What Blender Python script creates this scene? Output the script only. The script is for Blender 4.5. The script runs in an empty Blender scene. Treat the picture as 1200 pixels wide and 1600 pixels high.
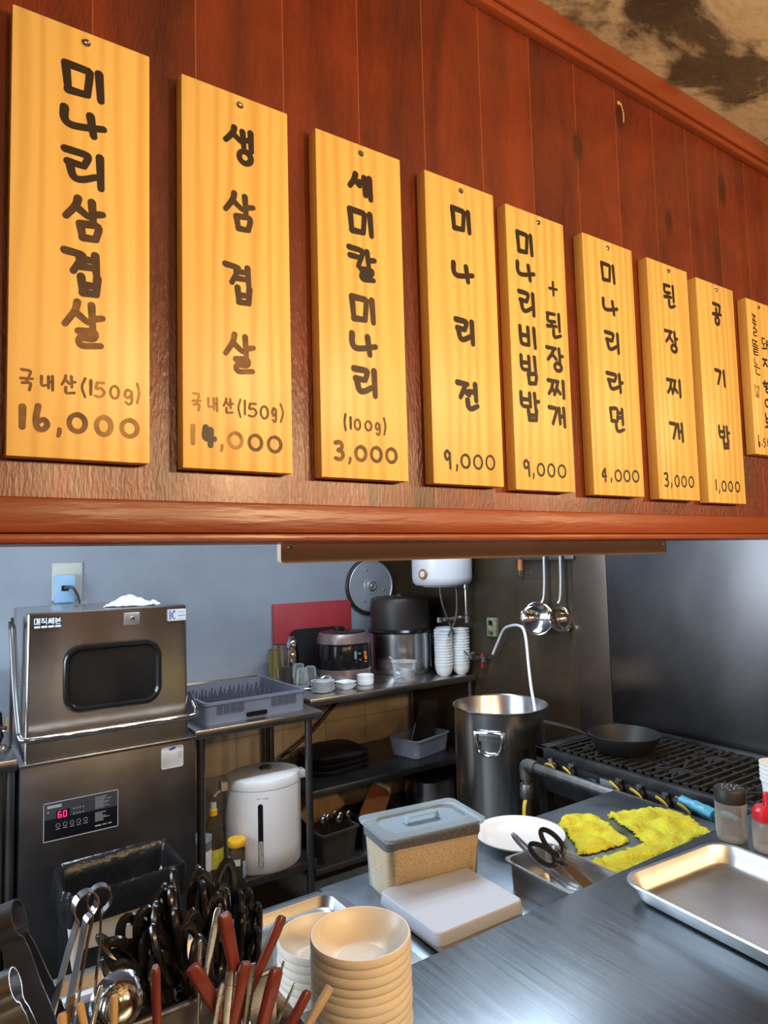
import bpy, bmesh, math, random
from mathutils import Vector, Matrix
random.seed(7)
S = bpy.context.scene
COL = S.collection
R = math.radians

# ------------------------------------------------------------------ camera
yaw, pitch, roll = R(33.94), R(4.07), R(-1.458)
fw = Vector((math.sin(yaw)*math.cos(pitch), math.cos(yaw)*math.cos(pitch), math.sin(pitch)))
rt = Vector((math.cos(yaw), -math.sin(yaw), 0)); up = rt.cross(fw)
rt2 = rt*math.cos(roll) + up*math.sin(roll); up2 = -rt*math.sin(roll) + up*math.cos(roll)
cam = bpy.data.objects.new('camera', bpy.data.cameras.new('camera')); COL.objects.link(cam)
cam.data.sensor_fit = 'VERTICAL'; cam.data.sensor_height = 32; cam.data.lens = 1044/1600*32
cam.data.clip_start = .02
mw = Matrix((rt2, up2, -fw)).transposed().to_4x4(); mw.translation = (0, 0, 1.63)
cam.matrix_world = mw
S.camera = cam

# ------------------------------------------------------------------ world, lamps, exposure
S.view_settings.view_transform = 'Standard'; S.view_settings.look = 'None'
S.view_settings.gamma = 1; S.view_settings.use_curve_mapping = False
S.view_settings.exposure = 0.68
w = bpy.data.worlds.new('World'); S.world = w; w.use_nodes = True
w.node_tree.nodes['Background'].inputs[0].default_value = (.62, .78, 1, 1)
w.node_tree.nodes['Background'].inputs[1].default_value = .6
WARM = (1, .69, .37); COOL = (.74, .87, 1)
def area(name, loc, target, sx, sy, power, color, spread=180):
    d = bpy.data.lights.new(name, 'AREA'); d.shape = 'RECTANGLE'; d.size = sx; d.size_y = sy
    d.energy = power; d.color = color; d.spread = R(spread)
    o = bpy.data.objects.new(name, d); COL.objects.link(o); o.location = loc
    o.rotation_euler = (Vector(target)-Vector(loc)).to_track_quat('-Z', 'Y').to_euler(); return o
def point(name, loc, power, color, radius):
    d = bpy.data.lights.new(name, 'POINT'); d.energy = power; d.color = color; d.shadow_soft_size = radius
    o = bpy.data.objects.new(name, d); COL.objects.link(o); o.location = loc; return o
# daylight through the kitchen window on the left, two tube lights on the kitchen ceiling
area('window_daylight', (-1.45, 2.3, 1.6), (1.2, 2.4, 1.0), 1.7, 1.1, 46, COOL)
area('kitchen_tube_light', (.9, 2.2, 2.47), (.9, 2.2, 0), 1.2, .14, 20, COOL)
area('kitchen_tube_light', (2.15, 2.35, 2.47), (2.15, 2.35, 0), .9, .35, 14, COOL)
# warm lamps of the dining room
point('dining_lamp', (.85, -.5, 1.95), 31, WARM, .07)
point('dining_lamp', (.30, -.42, 1.90), 11, WARM, .06)
point('dining_lamp', (2.5, -.6, 2.0), 24, WARM, .07)
point('dining_lamp', (1.55, -.9, 2.0), 16, WARM, .07)
point('dining_lamp', (-.7, -1.3, 2.1), 10, WARM, .08)
point('dining_lamp', (1.95, -1.4, 2.05), 14, WARM, .08)

# ------------------------------------------------------------------ materials
def mat(name, col, rough=.5, metal=0, var=.12, scale=6, stretch=(1,1,1), bump=0, bscale=None, col2=None,
        rvar=0, spec=.5, coat=0, emit=0, detail=5, lo=.3, hi=.7, alpha=1):
    m = bpy.data.materials.new(name); m.use_nodes = True
    N = m.node_tree.nodes; L = m.node_tree.links; p = N['Principled BSDF']
    p.inputs['Roughness'].default_value = rough; p.inputs['Metallic'].default_value = metal
    p.inputs['Specular IOR Level'].default_value = spec; p.inputs['Coat Weight'].default_value = coat
    tc = N.new('ShaderNodeTexCoord'); mp = N.new('ShaderNodeMapping')
    mp.inputs['Scale'].default_value = stretch; L.new(tc.outputs['Object'], mp.inputs['Vector'])
    nz = N.new('ShaderNodeTexNoise'); nz.inputs['Scale'].default_value = scale; nz.inputs['Detail'].default_value = detail
    L.new(mp.outputs[0], nz.inputs['Vector'])
    rp = N.new('ShaderNodeValToRGB'); rp.color_ramp.elements[0].position = lo; rp.color_ramp.elements[1].position = hi
    c1 = [c*(1-var) for c in col]; c2 = list(col2) if col2 else [min(1, c*(1+var)) for c in col]
    rp.color_ramp.elements[0].color = (*c1, 1); rp.color_ramp.elements[1].color = (*c2, 1)
    L.new(nz.outputs['Fac'], rp.inputs[0]); L.new(rp.outputs[0], p.inputs['Base Color'])
    if emit:
        L.new(rp.outputs[0], p.inputs['Emission Color']); p.inputs['Emission Strength'].default_value = emit
    if rvar:
        mr = N.new('ShaderNodeMapRange'); mr.inputs[3].default_value = max(.02, rough-rvar); mr.inputs[4].default_value = rough+rvar
        L.new(nz.outputs['Fac'], mr.inputs[0]); L.new(mr.outputs[0], p.inputs['Roughness'])
    if bump:
        b = N.new('ShaderNodeBump'); b.inputs['Strength'].default_value = bump; b.inputs['Distance'].default_value = .01
        n2 = N.new('ShaderNodeTexNoise'); n2.inputs['Scale'].default_value = bscale or scale*3; n2.inputs['Detail'].default_value = 4
        L.new(mp.outputs[0], n2.inputs['Vector']); L.new(n2.outputs['Fac'], b.inputs['Height']); L.new(b.outputs[0], p.inputs['Normal'])
    return m
def clear(name, tint=(.9,.93,.95), body=(.8,.82,.85), milky=.12, rough=.08, ior=1.4):
    """thin clear plastic or glass: see-through, with gloss and a little haze"""
    m = bpy.data.materials.new(name); m.use_nodes = True
    N = m.node_tree.nodes; L = m.node_tree.links; p = N['Principled BSDF']; out = N['Material Output']
    p.inputs['Base Color'].default_value = (*body, 1); p.inputs['Roughness'].default_value = rough
    t = N.new('ShaderNodeBsdfTransparent'); t.inputs[0].default_value = (*tint, 1)
    fr = N.new('ShaderNodeFresnel'); fr.inputs[0].default_value = ior
    a = N.new('ShaderNodeMath'); a.operation = 'ADD'; a.use_clamp = True; a.inputs[1].default_value = milky
    mx = N.new('ShaderNodeMixShader')
    L.new(fr.outputs[0], a.inputs[0]); L.new(a.outputs[0], mx.inputs[0]); L.new(t.outputs[0], mx.inputs[1]); L.new(p.outputs[0], mx.inputs[2])
    L.new(mx.outputs[0], out.inputs['Surface'])
    return m
def wood_board(name, seed):
    m = bpy.data.materials.new(name); m.use_nodes = True
    N = m.node_tree.nodes; L = m.node_tree.links; p = N['Principled BSDF']
    p.inputs['Roughness'].default_value = .42
    tc = N.new('ShaderNodeTexCoord'); mp = N.new('ShaderNodeMapping'); mp.inputs['Location'].default_value = (seed*.371, seed*1.3, seed*.77)
    mp.inputs['Scale'].default_value = (1, 1, .07); L.new(tc.outputs['Object'], mp.inputs['Vector'])
    wv = N.new('ShaderNodeTexWave'); wv.wave_type = 'BANDS'; wv.bands_direction = 'X'; wv.inputs['Scale'].default_value = 13
    wv.inputs['Distortion'].default_value = 9; wv.inputs['Detail'].default_value = 2; wv.inputs['Detail Scale'].default_value = 1.1
    L.new(mp.outputs[0], wv.inputs['Vector'])
    nz = N.new('ShaderNodeTexNoise'); nz.inputs['Scale'].default_value = 10; L.new(mp.outputs[0], nz.inputs['Vector'])
    mx = N.new('ShaderNodeMath'); mx.operation = 'MULTIPLY'; L.new(wv.outputs['Fac'], mx.inputs[0]); L.new(nz.outputs['Fac'], mx.inputs[1])
    rp = N.new('ShaderNodeValToRGB'); e = rp.color_ramp.elements
    e[0].position = .12; e[0].color = (.84, .57, .19, 1); e[1].position = .75; e[1].color = (.66, .38, .10, 1)
    L.new(mx.outputs[0], rp.inputs[0]); L.new(rp.outputs[0], p.inputs['Base Color'])
    return m
def plank_mat():
    m = bpy.data.materials.new('red_planks'); m.use_nodes = True
    N = m.node_tree.nodes; L = m.node_tree.links; p = N['Principled BSDF']
    tc = N.new('ShaderNodeTexCoord'); sp = N.new('ShaderNodeSeparateXYZ'); L.new(tc.outputs['Object'], sp.inputs[0])
    def mth(op, a, b=None):
        n = N.new('ShaderNodeMath'); n.operation = op
        for i, v in enumerate((a, b)):
            if v is None: continue
            if isinstance(v, (int, float)): n.inputs[i].default_value = v
            else: L.new(v, n.inputs[i])
        return n.outputs[0]
    q = mth('DIVIDE', mth('SUBTRACT', sp.outputs['X'], .0195), .1265)
    idx = mth('FLOOR', q); fr = mth('FRACT', q)
    wn = N.new('ShaderNodeTexWhiteNoise'); wn.noise_dimensions = '1D'; L.new(idx, wn.inputs['W'])
    mp = N.new('ShaderNodeMapping'); mp.inputs['Scale'].default_value = (1, 1, .16); L.new(tc.outputs['Object'], mp.inputs['Vector'])
    off = N.new('ShaderNodeCombineXYZ'); L.new(mth('MULTIPLY', wn.outputs['Value'], 9.0), off.inputs[2]); L.new(off.outputs[0], mp.inputs['Location'])
    n1 = N.new('ShaderNodeTexNoise'); n1.inputs['Scale'].default_value = 9; n1.inputs['Detail'].default_value = 6; n1.inputs['Distortion'].default_value = 1.2
    L.new(mp.outputs[0], n1.inputs['Vector'])
    nb = N.new('ShaderNodeTexNoise'); nb.inputs['Scale'].default_value = 4; nb.inputs['Detail'].default_value = 8; nb.inputs['Distortion'].default_value = 2; L.new(tc.outputs['Object'], nb.inputs['Vector'])
    n2 = N.new('ShaderNodeTexNoise'); n2.inputs['Scale'].default_value = 120; n2.inputs['Detail'].default_value = 3; L.new(mp.outputs[0], n2.inputs['Vector'])
    f = mth('ADD', mth('ADD', mth('ADD', mth('MULTIPLY', n1.outputs['Fac'], .62), mth('MULTIPLY', nb.outputs['Fac'], .26)), mth('MULTIPLY', wn.outputs['Value'], .11)), mth('MULTIPLY', n2.outputs['Fac'], .14))
    rp = N.new('ShaderNodeValToRGB'); e = rp.color_ramp.elements
    e[0].position = .36; e[0].color = (.060, .011, .006, 1); e[1].position = .80; e[1].color = (.25, .040, .012, 1)
    L.new(f, rp.inputs[0])
    # groove lines between planks
    g = mth('LESS_THAN', mth('ABSOLUTE', mth('SUBTRACT', fr, .006)), .0055)
    mx = N.new('ShaderNodeMixRGB'); L.new(g, mx.inputs[0]); L.new(rp.outputs[0], mx.inputs[1]); mx.inputs[2].default_value = (.34, .10, .035, 1)
    last = mx.outputs[0]
    # knots: dark ovals, the first with a split pale edge
    for kx, kz, kr in ((1.175, 2.548, .020), (1.035, 2.43, .022), (1.56, 2.50, .026), (1.33, 2.36, .018), (.62, 1.722, .014)):
        dx = mth('DIVIDE', mth('SUBTRACT', sp.outputs['X'], kx), kr*.6); dz = mth('DIVIDE', mth('SUBTRACT', sp.outputs['Z'], kz), kr*1.25)
        d = mth('ADD', mth('SQRT', mth('ADD', mth('MULTIPLY', dx, dx), mth('MULTIPLY', dz, dz))), mth('MULTIPLY', mth('SUBTRACT', n2.outputs['Fac'], .5), .5))
        mk = N.new('ShaderNodeValToRGB'); mk.color_ramp.elements[0].position = .35; mk.color_ramp.elements[0].color = (.85, .85, .85, 1); mk.color_ramp.elements[1].position = .8; mk.color_ramp.elements[1].color = (0, 0, 0, 1)
        dd = mth('MULTIPLY', d, .5); L.new(dd, mk.inputs[0])
        m2 = N.new('ShaderNodeMixRGB'); L.new(mk.outputs[0], m2.inputs[0]); L.new(last, m2.inputs[1]); m2.inputs[2].default_value = (.045, .010, .006, 1); last = m2.outputs[0]
        if kr == .020:
            e1 = mth('LESS_THAN', mth('ABSOLUTE', mth('SUBTRACT', d, 1.0)), .16); e2 = mth('GREATER_THAN', mth('ADD', dx, dz), .35)
            m3 = N.new('ShaderNodeMixRGB'); L.new(mth('MULTIPLY', e1, e2), m3.inputs[0]); L.new(last, m3.inputs[1]); m3.inputs[2].default_value = (.62, .38, .14, 1); last = m3.outputs[0]
    L.new(last, p.inputs['Base Color'])
    p.inputs['Coat Weight'].default_value = .25; p.inputs['Coat Roughness'].default_value = .25
    r = mth('ADD', mth('MULTIPLY', n2.outputs['Fac'], .22), .26); L.new(r, p.inputs['Roughness'])
    b = N.new('ShaderNodeBump'); b.inputs['Strength'].default_value = .35; b.inputs['Distance'].default_value = .004
    n3 = N.new('ShaderNodeTexNoise'); n3.inputs['Scale'].default_value = 260; mp3 = N.new('ShaderNodeMapping'); mp3.inputs['Scale'].default_value = (1, 1, .25)
    L.new(tc.outputs['Object'], mp3.inputs['Vector']); L.new(mp3.outputs[0], n3.inputs['Vector'])
    L.new(mth('SUBTRACT', n3.outputs['Fac'], mth('MULTIPLY', g, 1.5)), b.inputs['Height']); L.new(b.outputs[0], p.inputs['Normal'])
    return m
def ceiling_mat():
    m = mat('bare_concrete', (.075, .055, .038), .85, var=.45, scale=5, bump=.5, bscale=26)
    N = m.node_tree.nodes; L = m.node_tree.links; p = N['Principled BSDF']
    src = p.inputs['Base Color'].links[0].from_socket
    tc = N.new('ShaderNodeTexCoord'); mp = N.new('ShaderNodeMapping'); mp.inputs['Scale'].default_value = (1, 1.5, 1); mp.inputs['Rotation'].default_value = (0, 0, .6)
    mp.inputs['Location'].default_value = (.35, .2, 0)
    L.new(tc.outputs['Object'], mp.inputs[0])
    n = N.new('ShaderNodeTexNoise'); n.inputs['Scale'].default_value = 2.6; n.inputs['Detail'].default_value = 9; n.inputs['Roughness'].default_value = .62; n.inputs['Distortion'].default_value = .35
    L.new(mp.outputs[0], n.inputs['Vector'])
    rp = N.new('ShaderNodeValToRGB'); rp.color_ramp.elements[0].position = .47; rp.color_ramp.elements[1].position = .535
    L.new(n.outputs['Fac'], rp.inputs[0])
    mx = N.new('ShaderNodeMixRGB'); L.new(rp.outputs[0], mx.inputs[0]); L.new(src, mx.inputs[1]); mx.inputs[2].default_value = (.46, .38, .28, 1)
    L.new(mx.outputs[0], p.inputs['Base Color'])
    return m
def tile_mat(name, c1, c2, mortar, sx, sz, plane, rough=.35):
    m = bpy.data.materials.new(name); m.use_nodes = True
    N = m.node_tree.nodes; L = m.node_tree.links; p = N['Principled BSDF']; p.inputs['Roughness'].default_value = rough
    tc = N.new('ShaderNodeTexCoord'); sp = N.new('ShaderNodeSeparateXYZ'); L.new(tc.outputs['Object'], sp.inputs[0])
    cb = N.new('ShaderNodeCombineXYZ'); L.new(sp.outputs['X' if plane == 'XZ' else 'Y'], cb.inputs[0]); L.new(sp.outputs['Z'], cb.inputs[1])
    br = N.new('ShaderNodeTexBrick'); br.offset = 0; br.inputs['Scale'].default_value = 1
    br.inputs['Brick Width'].default_value = sx; br.inputs['Row Height'].default_value = sz; br.inputs['Mortar Size'].default_value = .002
    br.inputs['Color1'].default_value = (*c1, 1); br.inputs['Color2'].default_value = (*c2, 1); br.inputs['Mortar'].default_value = (*mortar, 1)
    L.new(cb.outputs[0], br.inputs['Vector'])
    nz = N.new('ShaderNodeTexNoise'); nz.inputs['Scale'].default_value = 4; nz.inputs['Detail'].default_value = 8; L.new(tc.outputs['Object'], nz.inputs['Vector'])
    mx = N.new('ShaderNodeMixRGB'); mx.blend_type = 'MULTIPLY'; mx.inputs[0].default_value = .5
    rp = N.new('ShaderNodeValToRGB'); rp.color_ramp.elements[0].position = .35; rp.color_ramp.elements[0].color = (.45, .42, .36, 1); rp.color_ramp.elements[1].position = .65
    L.new(nz.outputs['Fac'], rp.inputs[0]); L.new(br.outputs['Color'], mx.inputs[1]); L.new(rp.outputs[0], mx.inputs[2])
    L.new(mx.outputs[0], p.inputs['Base Color'])
    return m
M = {}
M['planks'] = plank_mat(); M['ceiling'] = ceiling_mat()
M['beam'] = mat('red_beam_wood', (.25, .055, .020), .34, var=.4, scale=7, stretch=(.12, 1, 1), bump=.15, bscale=60, rvar=.08)
M['tan_rail'] = mat('tan_rail', (.66, .50, .35), .5, var=.08)
M['grey_paint'] = mat('grey_blue_paint', (.30, .33, .38), .55, var=.14, scale=2.2, bump=.06, bscale=30, rvar=.1)
M['brown_wall'] = tile_mat('grimy_brown_wall', (.060, .040, .022), (.05, .034, .02), (.035, .024, .014), .4, .5, 'YZ')
M['brown_wall2'] = tile_mat('grimy_brown_back', (.085, .055, .032), (.075, .05, .03), (.05, .034, .02), .4, .5, 'XZ')
M['tan_tile'] = tile_mat('tan_tile', (.64, .49, .33), (.60, .46, .31), (.28, .2, .13), .30, .20, 'XZ')
M['floor'] = mat('dark_floor', (.05, .045, .04), .5, var=.3, scale=8)
M['dining_floor'] = mat('dining_floor', (.16, .10, .06), .5, var=.2, scale=5)
M['dining_wall'] = mat('dining_wall', (.22, .12, .06), .7, var=.2, scale=3)
M['kitchen_ceiling'] = mat('grimy_grey_ceiling', (.20, .20, .21), .7, var=.15, scale=3)
M['white_paint'] = mat('white_paint', (.6, .6, .6), .7, var=.05)
M['steel'] = mat('brushed_steel', (.50, .50, .50), .27, 1, var=.10, scale=14, stretch=(.08, .08, 3), rvar=.05, bump=.012, bscale=60)
M['hood_steel'] = mat('hood_steel', (.52, .48, .44), .20, 1, var=.08, scale=4, stretch=(1, 1, .3), bump=.10, bscale=1.6)
_p = M['hood_steel'].node_tree.nodes['Principled BSDF']; _tn = M['hood_steel'].node_tree.nodes.new('ShaderNodeTangent'); _tn.direction_type = 'RADIAL'; _tn.axis = 'Z'
M['hood_steel'].node_tree.links.new(_tn.outputs[0], _p.inputs['Tangent']); _p.inputs['Anisotropic'].default_value = .7; _p.inputs['Anisotropic Rotation'].default_value = .25
M['dark_steel'] = mat('dull_steel', (.165, .16, .165), .38, 1, var=.15, scale=5, rvar=.08)
M['panel_steel'] = mat('greasy_steel_sheet', (.17, .162, .165), .36, 1, var=.3, scale=2.5, stretch=(1, 1, .5), rvar=.10, bump=.05, bscale=3)
M['counter'] = mat('scratched_worktop', (.32, .355, .39), .31, 1, var=.10, scale=60, stretch=(2.5, .10, 1), rvar=.06, bump=.02, bscale=90)
M['counter_low'] = mat('worn_worktop', (.27, .31, .35), .36, 1, var=.28, scale=6, rvar=.12)
M['panel_brown'] = mat('warm_reflection_steel', (.15, .11, .088), .42, .8, var=.3, scale=2.5, stretch=(1, 1, .5), rvar=.08)  # same sheet steel with a warm reflection put into its base colour
M['pot_steel'] = mat('pot_steel', (.58, .58, .58), .24, 1, var=.1, scale=3, stretch=(1, 1, .05), rvar=.05)
M['chrome'] = mat('chrome', (.72, .72, .72), .1, 1, var=.03)
M['aluminium'] = mat('aluminium', (.78, .79, .80), .40, 1, var=.1, scale=9, rvar=.06)
M['lid_alu'] = mat('lid_aluminium', (.48, .51, .56), .42, .45, var=.08)
M['black'] = mat('black_plastic', (.009, .008, .008), .19, var=.2)
M['black_matte'] = mat('black_matte', (.014, .013, .013), .5, var=.3)
M['window_black'] = mat('dark_window', (.008, .007, .008), .16, var=.1)
M['bag'] = mat('black_bag_film', (.012, .012, .013), .22, var=.3, bump=.5, bscale=22)
M['white'] = mat('white_plastic', (.72, .72, .74), .32, var=.03)
M['bin_white'] = mat('bin_plastic', (.58, .52, .46), .5, var=.06)
M['melamine'] = mat('white_melamine', (.78, .82, .85), .28, var=.02)
M['beige'] = mat('beige_melamine', (.66, .585, .485), .36, var=.05, scale=20)
M['grey_rack'] = mat('grey_blue_plastic', (.15, .17, .22), .45, var=.08)
M['rack_peg'] = mat('grey_peg_plastic', (.06, .07, .10), .45, var=.08)
M['red_board'] = mat('red_cutting_board', (.42, .035, .045), .5, var=.1)
M['red'] = mat('red_plastic', (.55, .01, .02), .3, var=.05)
M['redwood'] = mat('red_brown_handle', (.12, .019, .014), .36, var=.45, scale=14, stretch=(1, 1, .2), bump=.1)
M['brownwood'] = mat('wooden_handle', (.42, .26, .12), .5, var=.2, scale=20, stretch=(1, 1, .1))
M['darkwood'] = mat('dark_wooden_handle', (.10, .055, .03), .5, var=.2)
M['brown_tray'] = mat('brown_tray', (.20, .07, .025), .35, var=.25)
M['rose'] = mat('rose_metal', (.36, .26, .25), .34, .7, var=.05)
M['gold'] = mat('gold_metal', (.50, .42, .18), .35, .9, var=.06)
M['taupe'] = mat('brown_lid', (.030, .022, .018), .42, var=.1)
M['yellow'] = mat('yellow_plastic', (.80, .42, .02), .4, var=.05)
M['yellow_label'] = mat('yellow_label', (.55, .46, .04), .5, var=.3, scale=40)
M['blue_label'] = mat('blue_label', (.10, .25, .62), .4, var=.6, scale=45, col2=(.65, .75, .9))
M['paper'] = mat('paper_label', (.66, .66, .66), .6, var=.04)
M['cream'] = mat('cream_plate', (.55, .55, .48), .5, var=.04)
M['blue_plate'] = mat('pale_blue_plate', (.30, .50, .72), .35, var=.05)
M['cloth_white'] = mat('white_cloth', (.70, .72, .72), .9, var=.08, scale=30, bump=.3, bscale=200)
M['cloth_yellow'] = mat('yellow_cloth', (.62, .52, .014), .85, var=.14, scale=14, bump=.8, bscale=80, col2=(.74, .69, .04))
M['cyan'] = mat('cyan_plastic', (.08, .42, .62), .35, var=.05)
M['grill'] = mat('black_iron', (.014, .012, .011), .6, var=.4, scale=30)
M['stove'] = mat('greasy_stove_metal', (.055, .055, .058), .42, .8, var=.35, scale=12, rvar=.1)
M['knob_yellow'] = mat('yellow_lever', (.62, .43, .06), .45, var=.15)
M['pipe'] = mat('galvanised_pipe', (.20, .20, .20), .42, .9, var=.25, scale=18)
M['scale_grey'] = mat('scale_grey', (.43, .455, .52), .42, var=.02)
M['grain'] = mat('brown_rice', (.72, .50, .27), .75, var=.22, scale=220, bump=.6, bscale=260)
M['beans'] = mat('dark_beans', (.045, .022, .016), .6, var=.9, scale=120, bump=.9, bscale=130, col2=(.14, .08, .06))
M['porcelain'] = mat('white_porcelain', (.76, .75, .75), .2, var=.02)
M['soy'] = mat('dark_sauce', (.012, .006, .004), .2, var=.1)
M['clear'] = clear('clear_plastic'); M['glass'] = clear('clear_glass', (.88, .91, .93), (.85, .88, .9), milky=.09, rough=.03, ior=1.45)
M['milky'] = clear('milky_plastic', (.75, .77, .82), (.55, .57, .66), .27, .3); M['hazy'] = clear('hazy_plastic', (.74, .72, .68), (.55, .53, .51), .24, .2)
M['smoke'] = clear('smoked_glass', (.45, .42, .40), (.2, .19, .18), .15, .1)
M['amber'] = clear('clear_bottle', (.62, .55, .40), (.3, .24, .15), .12, .1)
M['polycarb'] = clear('polycarbonate', (.93, .95, .96), (.62, .70, .74), .05, .08)
M['polylid'] = clear('polycarbonate_lid', (.80, .87, .91), (.50, .60, .66), .30, .2)
M['recess'] = clear('lid_recess_plastic', (.88, .91, .93), (.5, .55, .58), .03, .35)
M['led'] = mat('red_led', (1, .02, .12), .4, var=0, emit=2.6); M['led_o'] = mat('orange_led', (1, .25, .04), .4, var=0, emit=.35)
M['panel_dark'] = mat('panel_black', (.010, .010, .012), .25, var=.1); M['panel_grey'] = mat('panel_grey', (.05, .052, .06), .3, var=.1)
M['print_grey'] = mat('grey_print', (.34, .34, .36), .5, var=.05); M['print_blue'] = mat('blue_print', (.03, .06, .32), .5, var=.05)
M['print_white'] = mat('white_print', (.8, .82, .85), .5, var=.02); M['print_black'] = mat('black_print', (.008, .008, .01), .4, var=.1)
INK = [mat('ink_dark', (.020, .009, .005), .5, var=.3), mat('ink_brown', (.055, .024, .010), .55, var=.4, scale=40),
       mat('ink_worn', (.16, .075, .022), .6, var=.45, scale=60), mat('ink_faded', (.36, .19, .055), .6, var=.35, scale=60)]

# ------------------------------------------------------------------ builders
def tag(o, label, cat, group=None, kind=None):
    o['label'] = label; o['category'] = cat
    if group: o['group'] = group
    if kind: o['kind'] = kind
    return o
def thing(name, label, cat, loc=(0,0,0), rz=0, group=None, rot=None):
    o = bpy.data.objects.new(name, None); o.empty_display_size = .05; COL.objects.link(o)
    o.location = loc; o.rotation_euler = rot or (0, 0, rz)
    return tag(o, label, cat, group)
def copy_thing(o, label, loc=None, rz=None, parent=None):
    c = o.copy(); COL.objects.link(c)
    if parent: c.parent = parent
    else:
        c['label'] = label
        if loc: c.location = loc
        if rz is not None: c.rotation_euler = (0, 0, rz)
    for ch in list(o.children): copy_thing(ch, None, parent=c)
    return c
def catmull(pts, n=8):
    P = [Vector(p) for p in pts]
    if len(P) < 3: return P
    out = []
    for i in range(len(P)-1):
        a = P[i-1] if i else P[0]*2-P[1]; b, c = P[i], P[i+1]; d = P[i+2] if i+2 < len(P) else P[-1]*2-P[-2]
        for k in range(n):
            t = k/n
            out.append(.5*((2*b)+(c-a)*t+(2*a-5*b+4*c-d)*t*t+(3*b-a-3*c+d)*t**3))
    out.append(P[-1]); return out
def rrect(w, d, r, n=5):
    r = min(r, w/2-1e-5, d/2-1e-5); o = []
    for cx, cy, a0 in ((w/2-r, d/2-r, 0), (-w/2+r, d/2-r, 90), (-w/2+r, -d/2+r, 180), (w/2-r, -d/2+r, 270)):
        for k in range(n+1):
            a = R(a0+90*k/n); o.append((cx+r*math.cos(a), cy+r*math.sin(a)))
    return o
class MB:
    def __init__(s): s.bm = bmesh.new(); s.mi = 0
    def face(s, vs):
        try:
            f = s.bm.faces.new(vs); f.material_index = s.mi; return f
        except ValueError: return None
    def loft(s, rings, caps=(True, True), closed=True):
        V = [[s.bm.verts.new(p) for p in r] for r in rings]; n = len(V[0])
        for a, b in zip(V, V[1:]):
            for i in range(n if closed else n-1): s.face((a[i], a[(i+1) % n], b[(i+1) % n], b[i]))
        if caps[0]: s.face(V[0][::-1])
        if caps[1]: s.face(V[-1])
        return s
    def box(s, x0, x1, y0, y1, z0, z1, bev=0, T=None, seg=2):
        r = bmesh.ops.create_cube(s.bm, size=1)['verts']
        for v in r:
            v.co = Vector(((x0+x1)/2+v.co.x*(x1-x0), (y0+y1)/2+v.co.y*(y1-y0), (z0+z1)/2+v.co.z*(z1-z0)))
            if T: v.co = T @ v.co
        fs = set(f for v in r for f in v.link_faces)
        for f in fs: f.material_index = s.mi
        if bev:
            es = list(set(e for v in r for e in v.link_edges))
            bmesh.ops.bevel(s.bm, geom=es, offset=bev, segments=seg, affect='EDGES', profile=.5)
        return s
    def rp(s, w, d, z0, z1, r=.01, cx=0, cy=0, top=None, n=5, caps=(True, True)):
        """rounded-rectangle prism; top=(w,d) tapers it"""
        tw, td = top or (w, d)
        return s.loft([[(cx+x, cy+y, z0) for x, y in rrect(w, d, r, n)], [(cx+x, cy+y, z1) for x, y in rrect(tw, td, r, n)]], caps)
    def secs(s, lst, cx=0, cy=0, n=5, caps=(True, True)):
        """lst of (w, d, r, z)"""
        return s.loft([[(cx+x, cy+y, z) for x, y in rrect(w, d, r, n)] for w, d, r, z in lst], caps)
    def lathe(s, prof, seg=32, T=None, sx=1, sy=1):
        rings = []
        for r, z in prof:
            r = max(r, 1e-5)
            rings.append([Vector((r*sx*math.cos(2*math.pi*k/seg), r*sy*math.sin(2*math.pi*k/seg), z)) for k in range(seg)])
        if T: rings = [[T @ p for p in r] for r in rings]
        return s.loft(rings, (True, True))
    def tube(s, pts, r, seg=10, smooth=0, sq=1, closed=False):
        P = catmull(pts, smooth) if smooth else [Vector(p) for p in pts]
        rs = r if isinstance(r, (list, tuple)) else None
        rings = []; n0 = None; m = len(P)
        for i, p in enumerate(P):
            a = P[(i-1) % m] if (i or closed) else p; b = P[(i+1) % m] if (i < m-1 or closed) else p
            t = (b-a).normalized()
            if n0 is None:
                n0 = t.cross(Vector((0, 0, 1)) if abs(t.z) < .9 else Vector((1, 0, 0))).normalized()
            n0 = (n0-t*n0.dot(t)).normalized(); bn = t.cross(n0)
            rr = rs[min(len(rs)-1, int(i*len(rs)/m))] if rs else r
            rings.append([p+(n0*math.cos(2*math.pi*k/seg)+bn*math.sin(2*math.pi*k/seg)*sq)*rr for k in range(seg)])
        if closed: rings.append(rings[0]); 
        return s.loft(rings, (not closed, not closed))
    def strip(s, pts, side, w, t, smooth=0, closed=False):
        """flat bar swept along pts; side = direction of its width"""
        P = catmull(pts, smooth) if smooth else [Vector(p) for p in pts]
        sd = Vector(side).normalized(); m = len(P); rings = []
        ws = w if isinstance(w, (list, tuple)) else None
        for i, p in enumerate(P):
            a = P[(i-1) % m] if (i or closed) else p; b = P[(i+1) % m] if (i < m-1 or closed) else p
            tg = (b-a).normalized(); nn = tg.cross(sd).normalized()
            ww = ws[min(len(ws)-1, int(i*len(ws)/m))] if ws else w
            rings.append([p+sd*ww/2+nn*t/2, p-sd*ww/2+nn*t/2, p-sd*ww/2-nn*t/2, p+sd*ww/2-nn*t/2])
        if closed: rings.append(rings[0])
        return s.loft(rings, (not closed, not closed))
    def ball(s, c, r, sx=1, sy=1, sz=1, seg=16):
        return s.lathe([(r*math.sin(math.pi*k/10), -r*math.cos(math.pi*k/10)) for k in range(11)], seg,
                       Matrix.Translation(c) @ Matrix.Diagonal((sx, sy, sz, 1)))
    def quad(s, *p): s.face([s.bm.verts.new(q) for q in p]); return s
    def xf(s, T):
        bmesh.ops.transform(s.bm, matrix=T, verts=s.bm.verts[:]); return s
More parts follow.
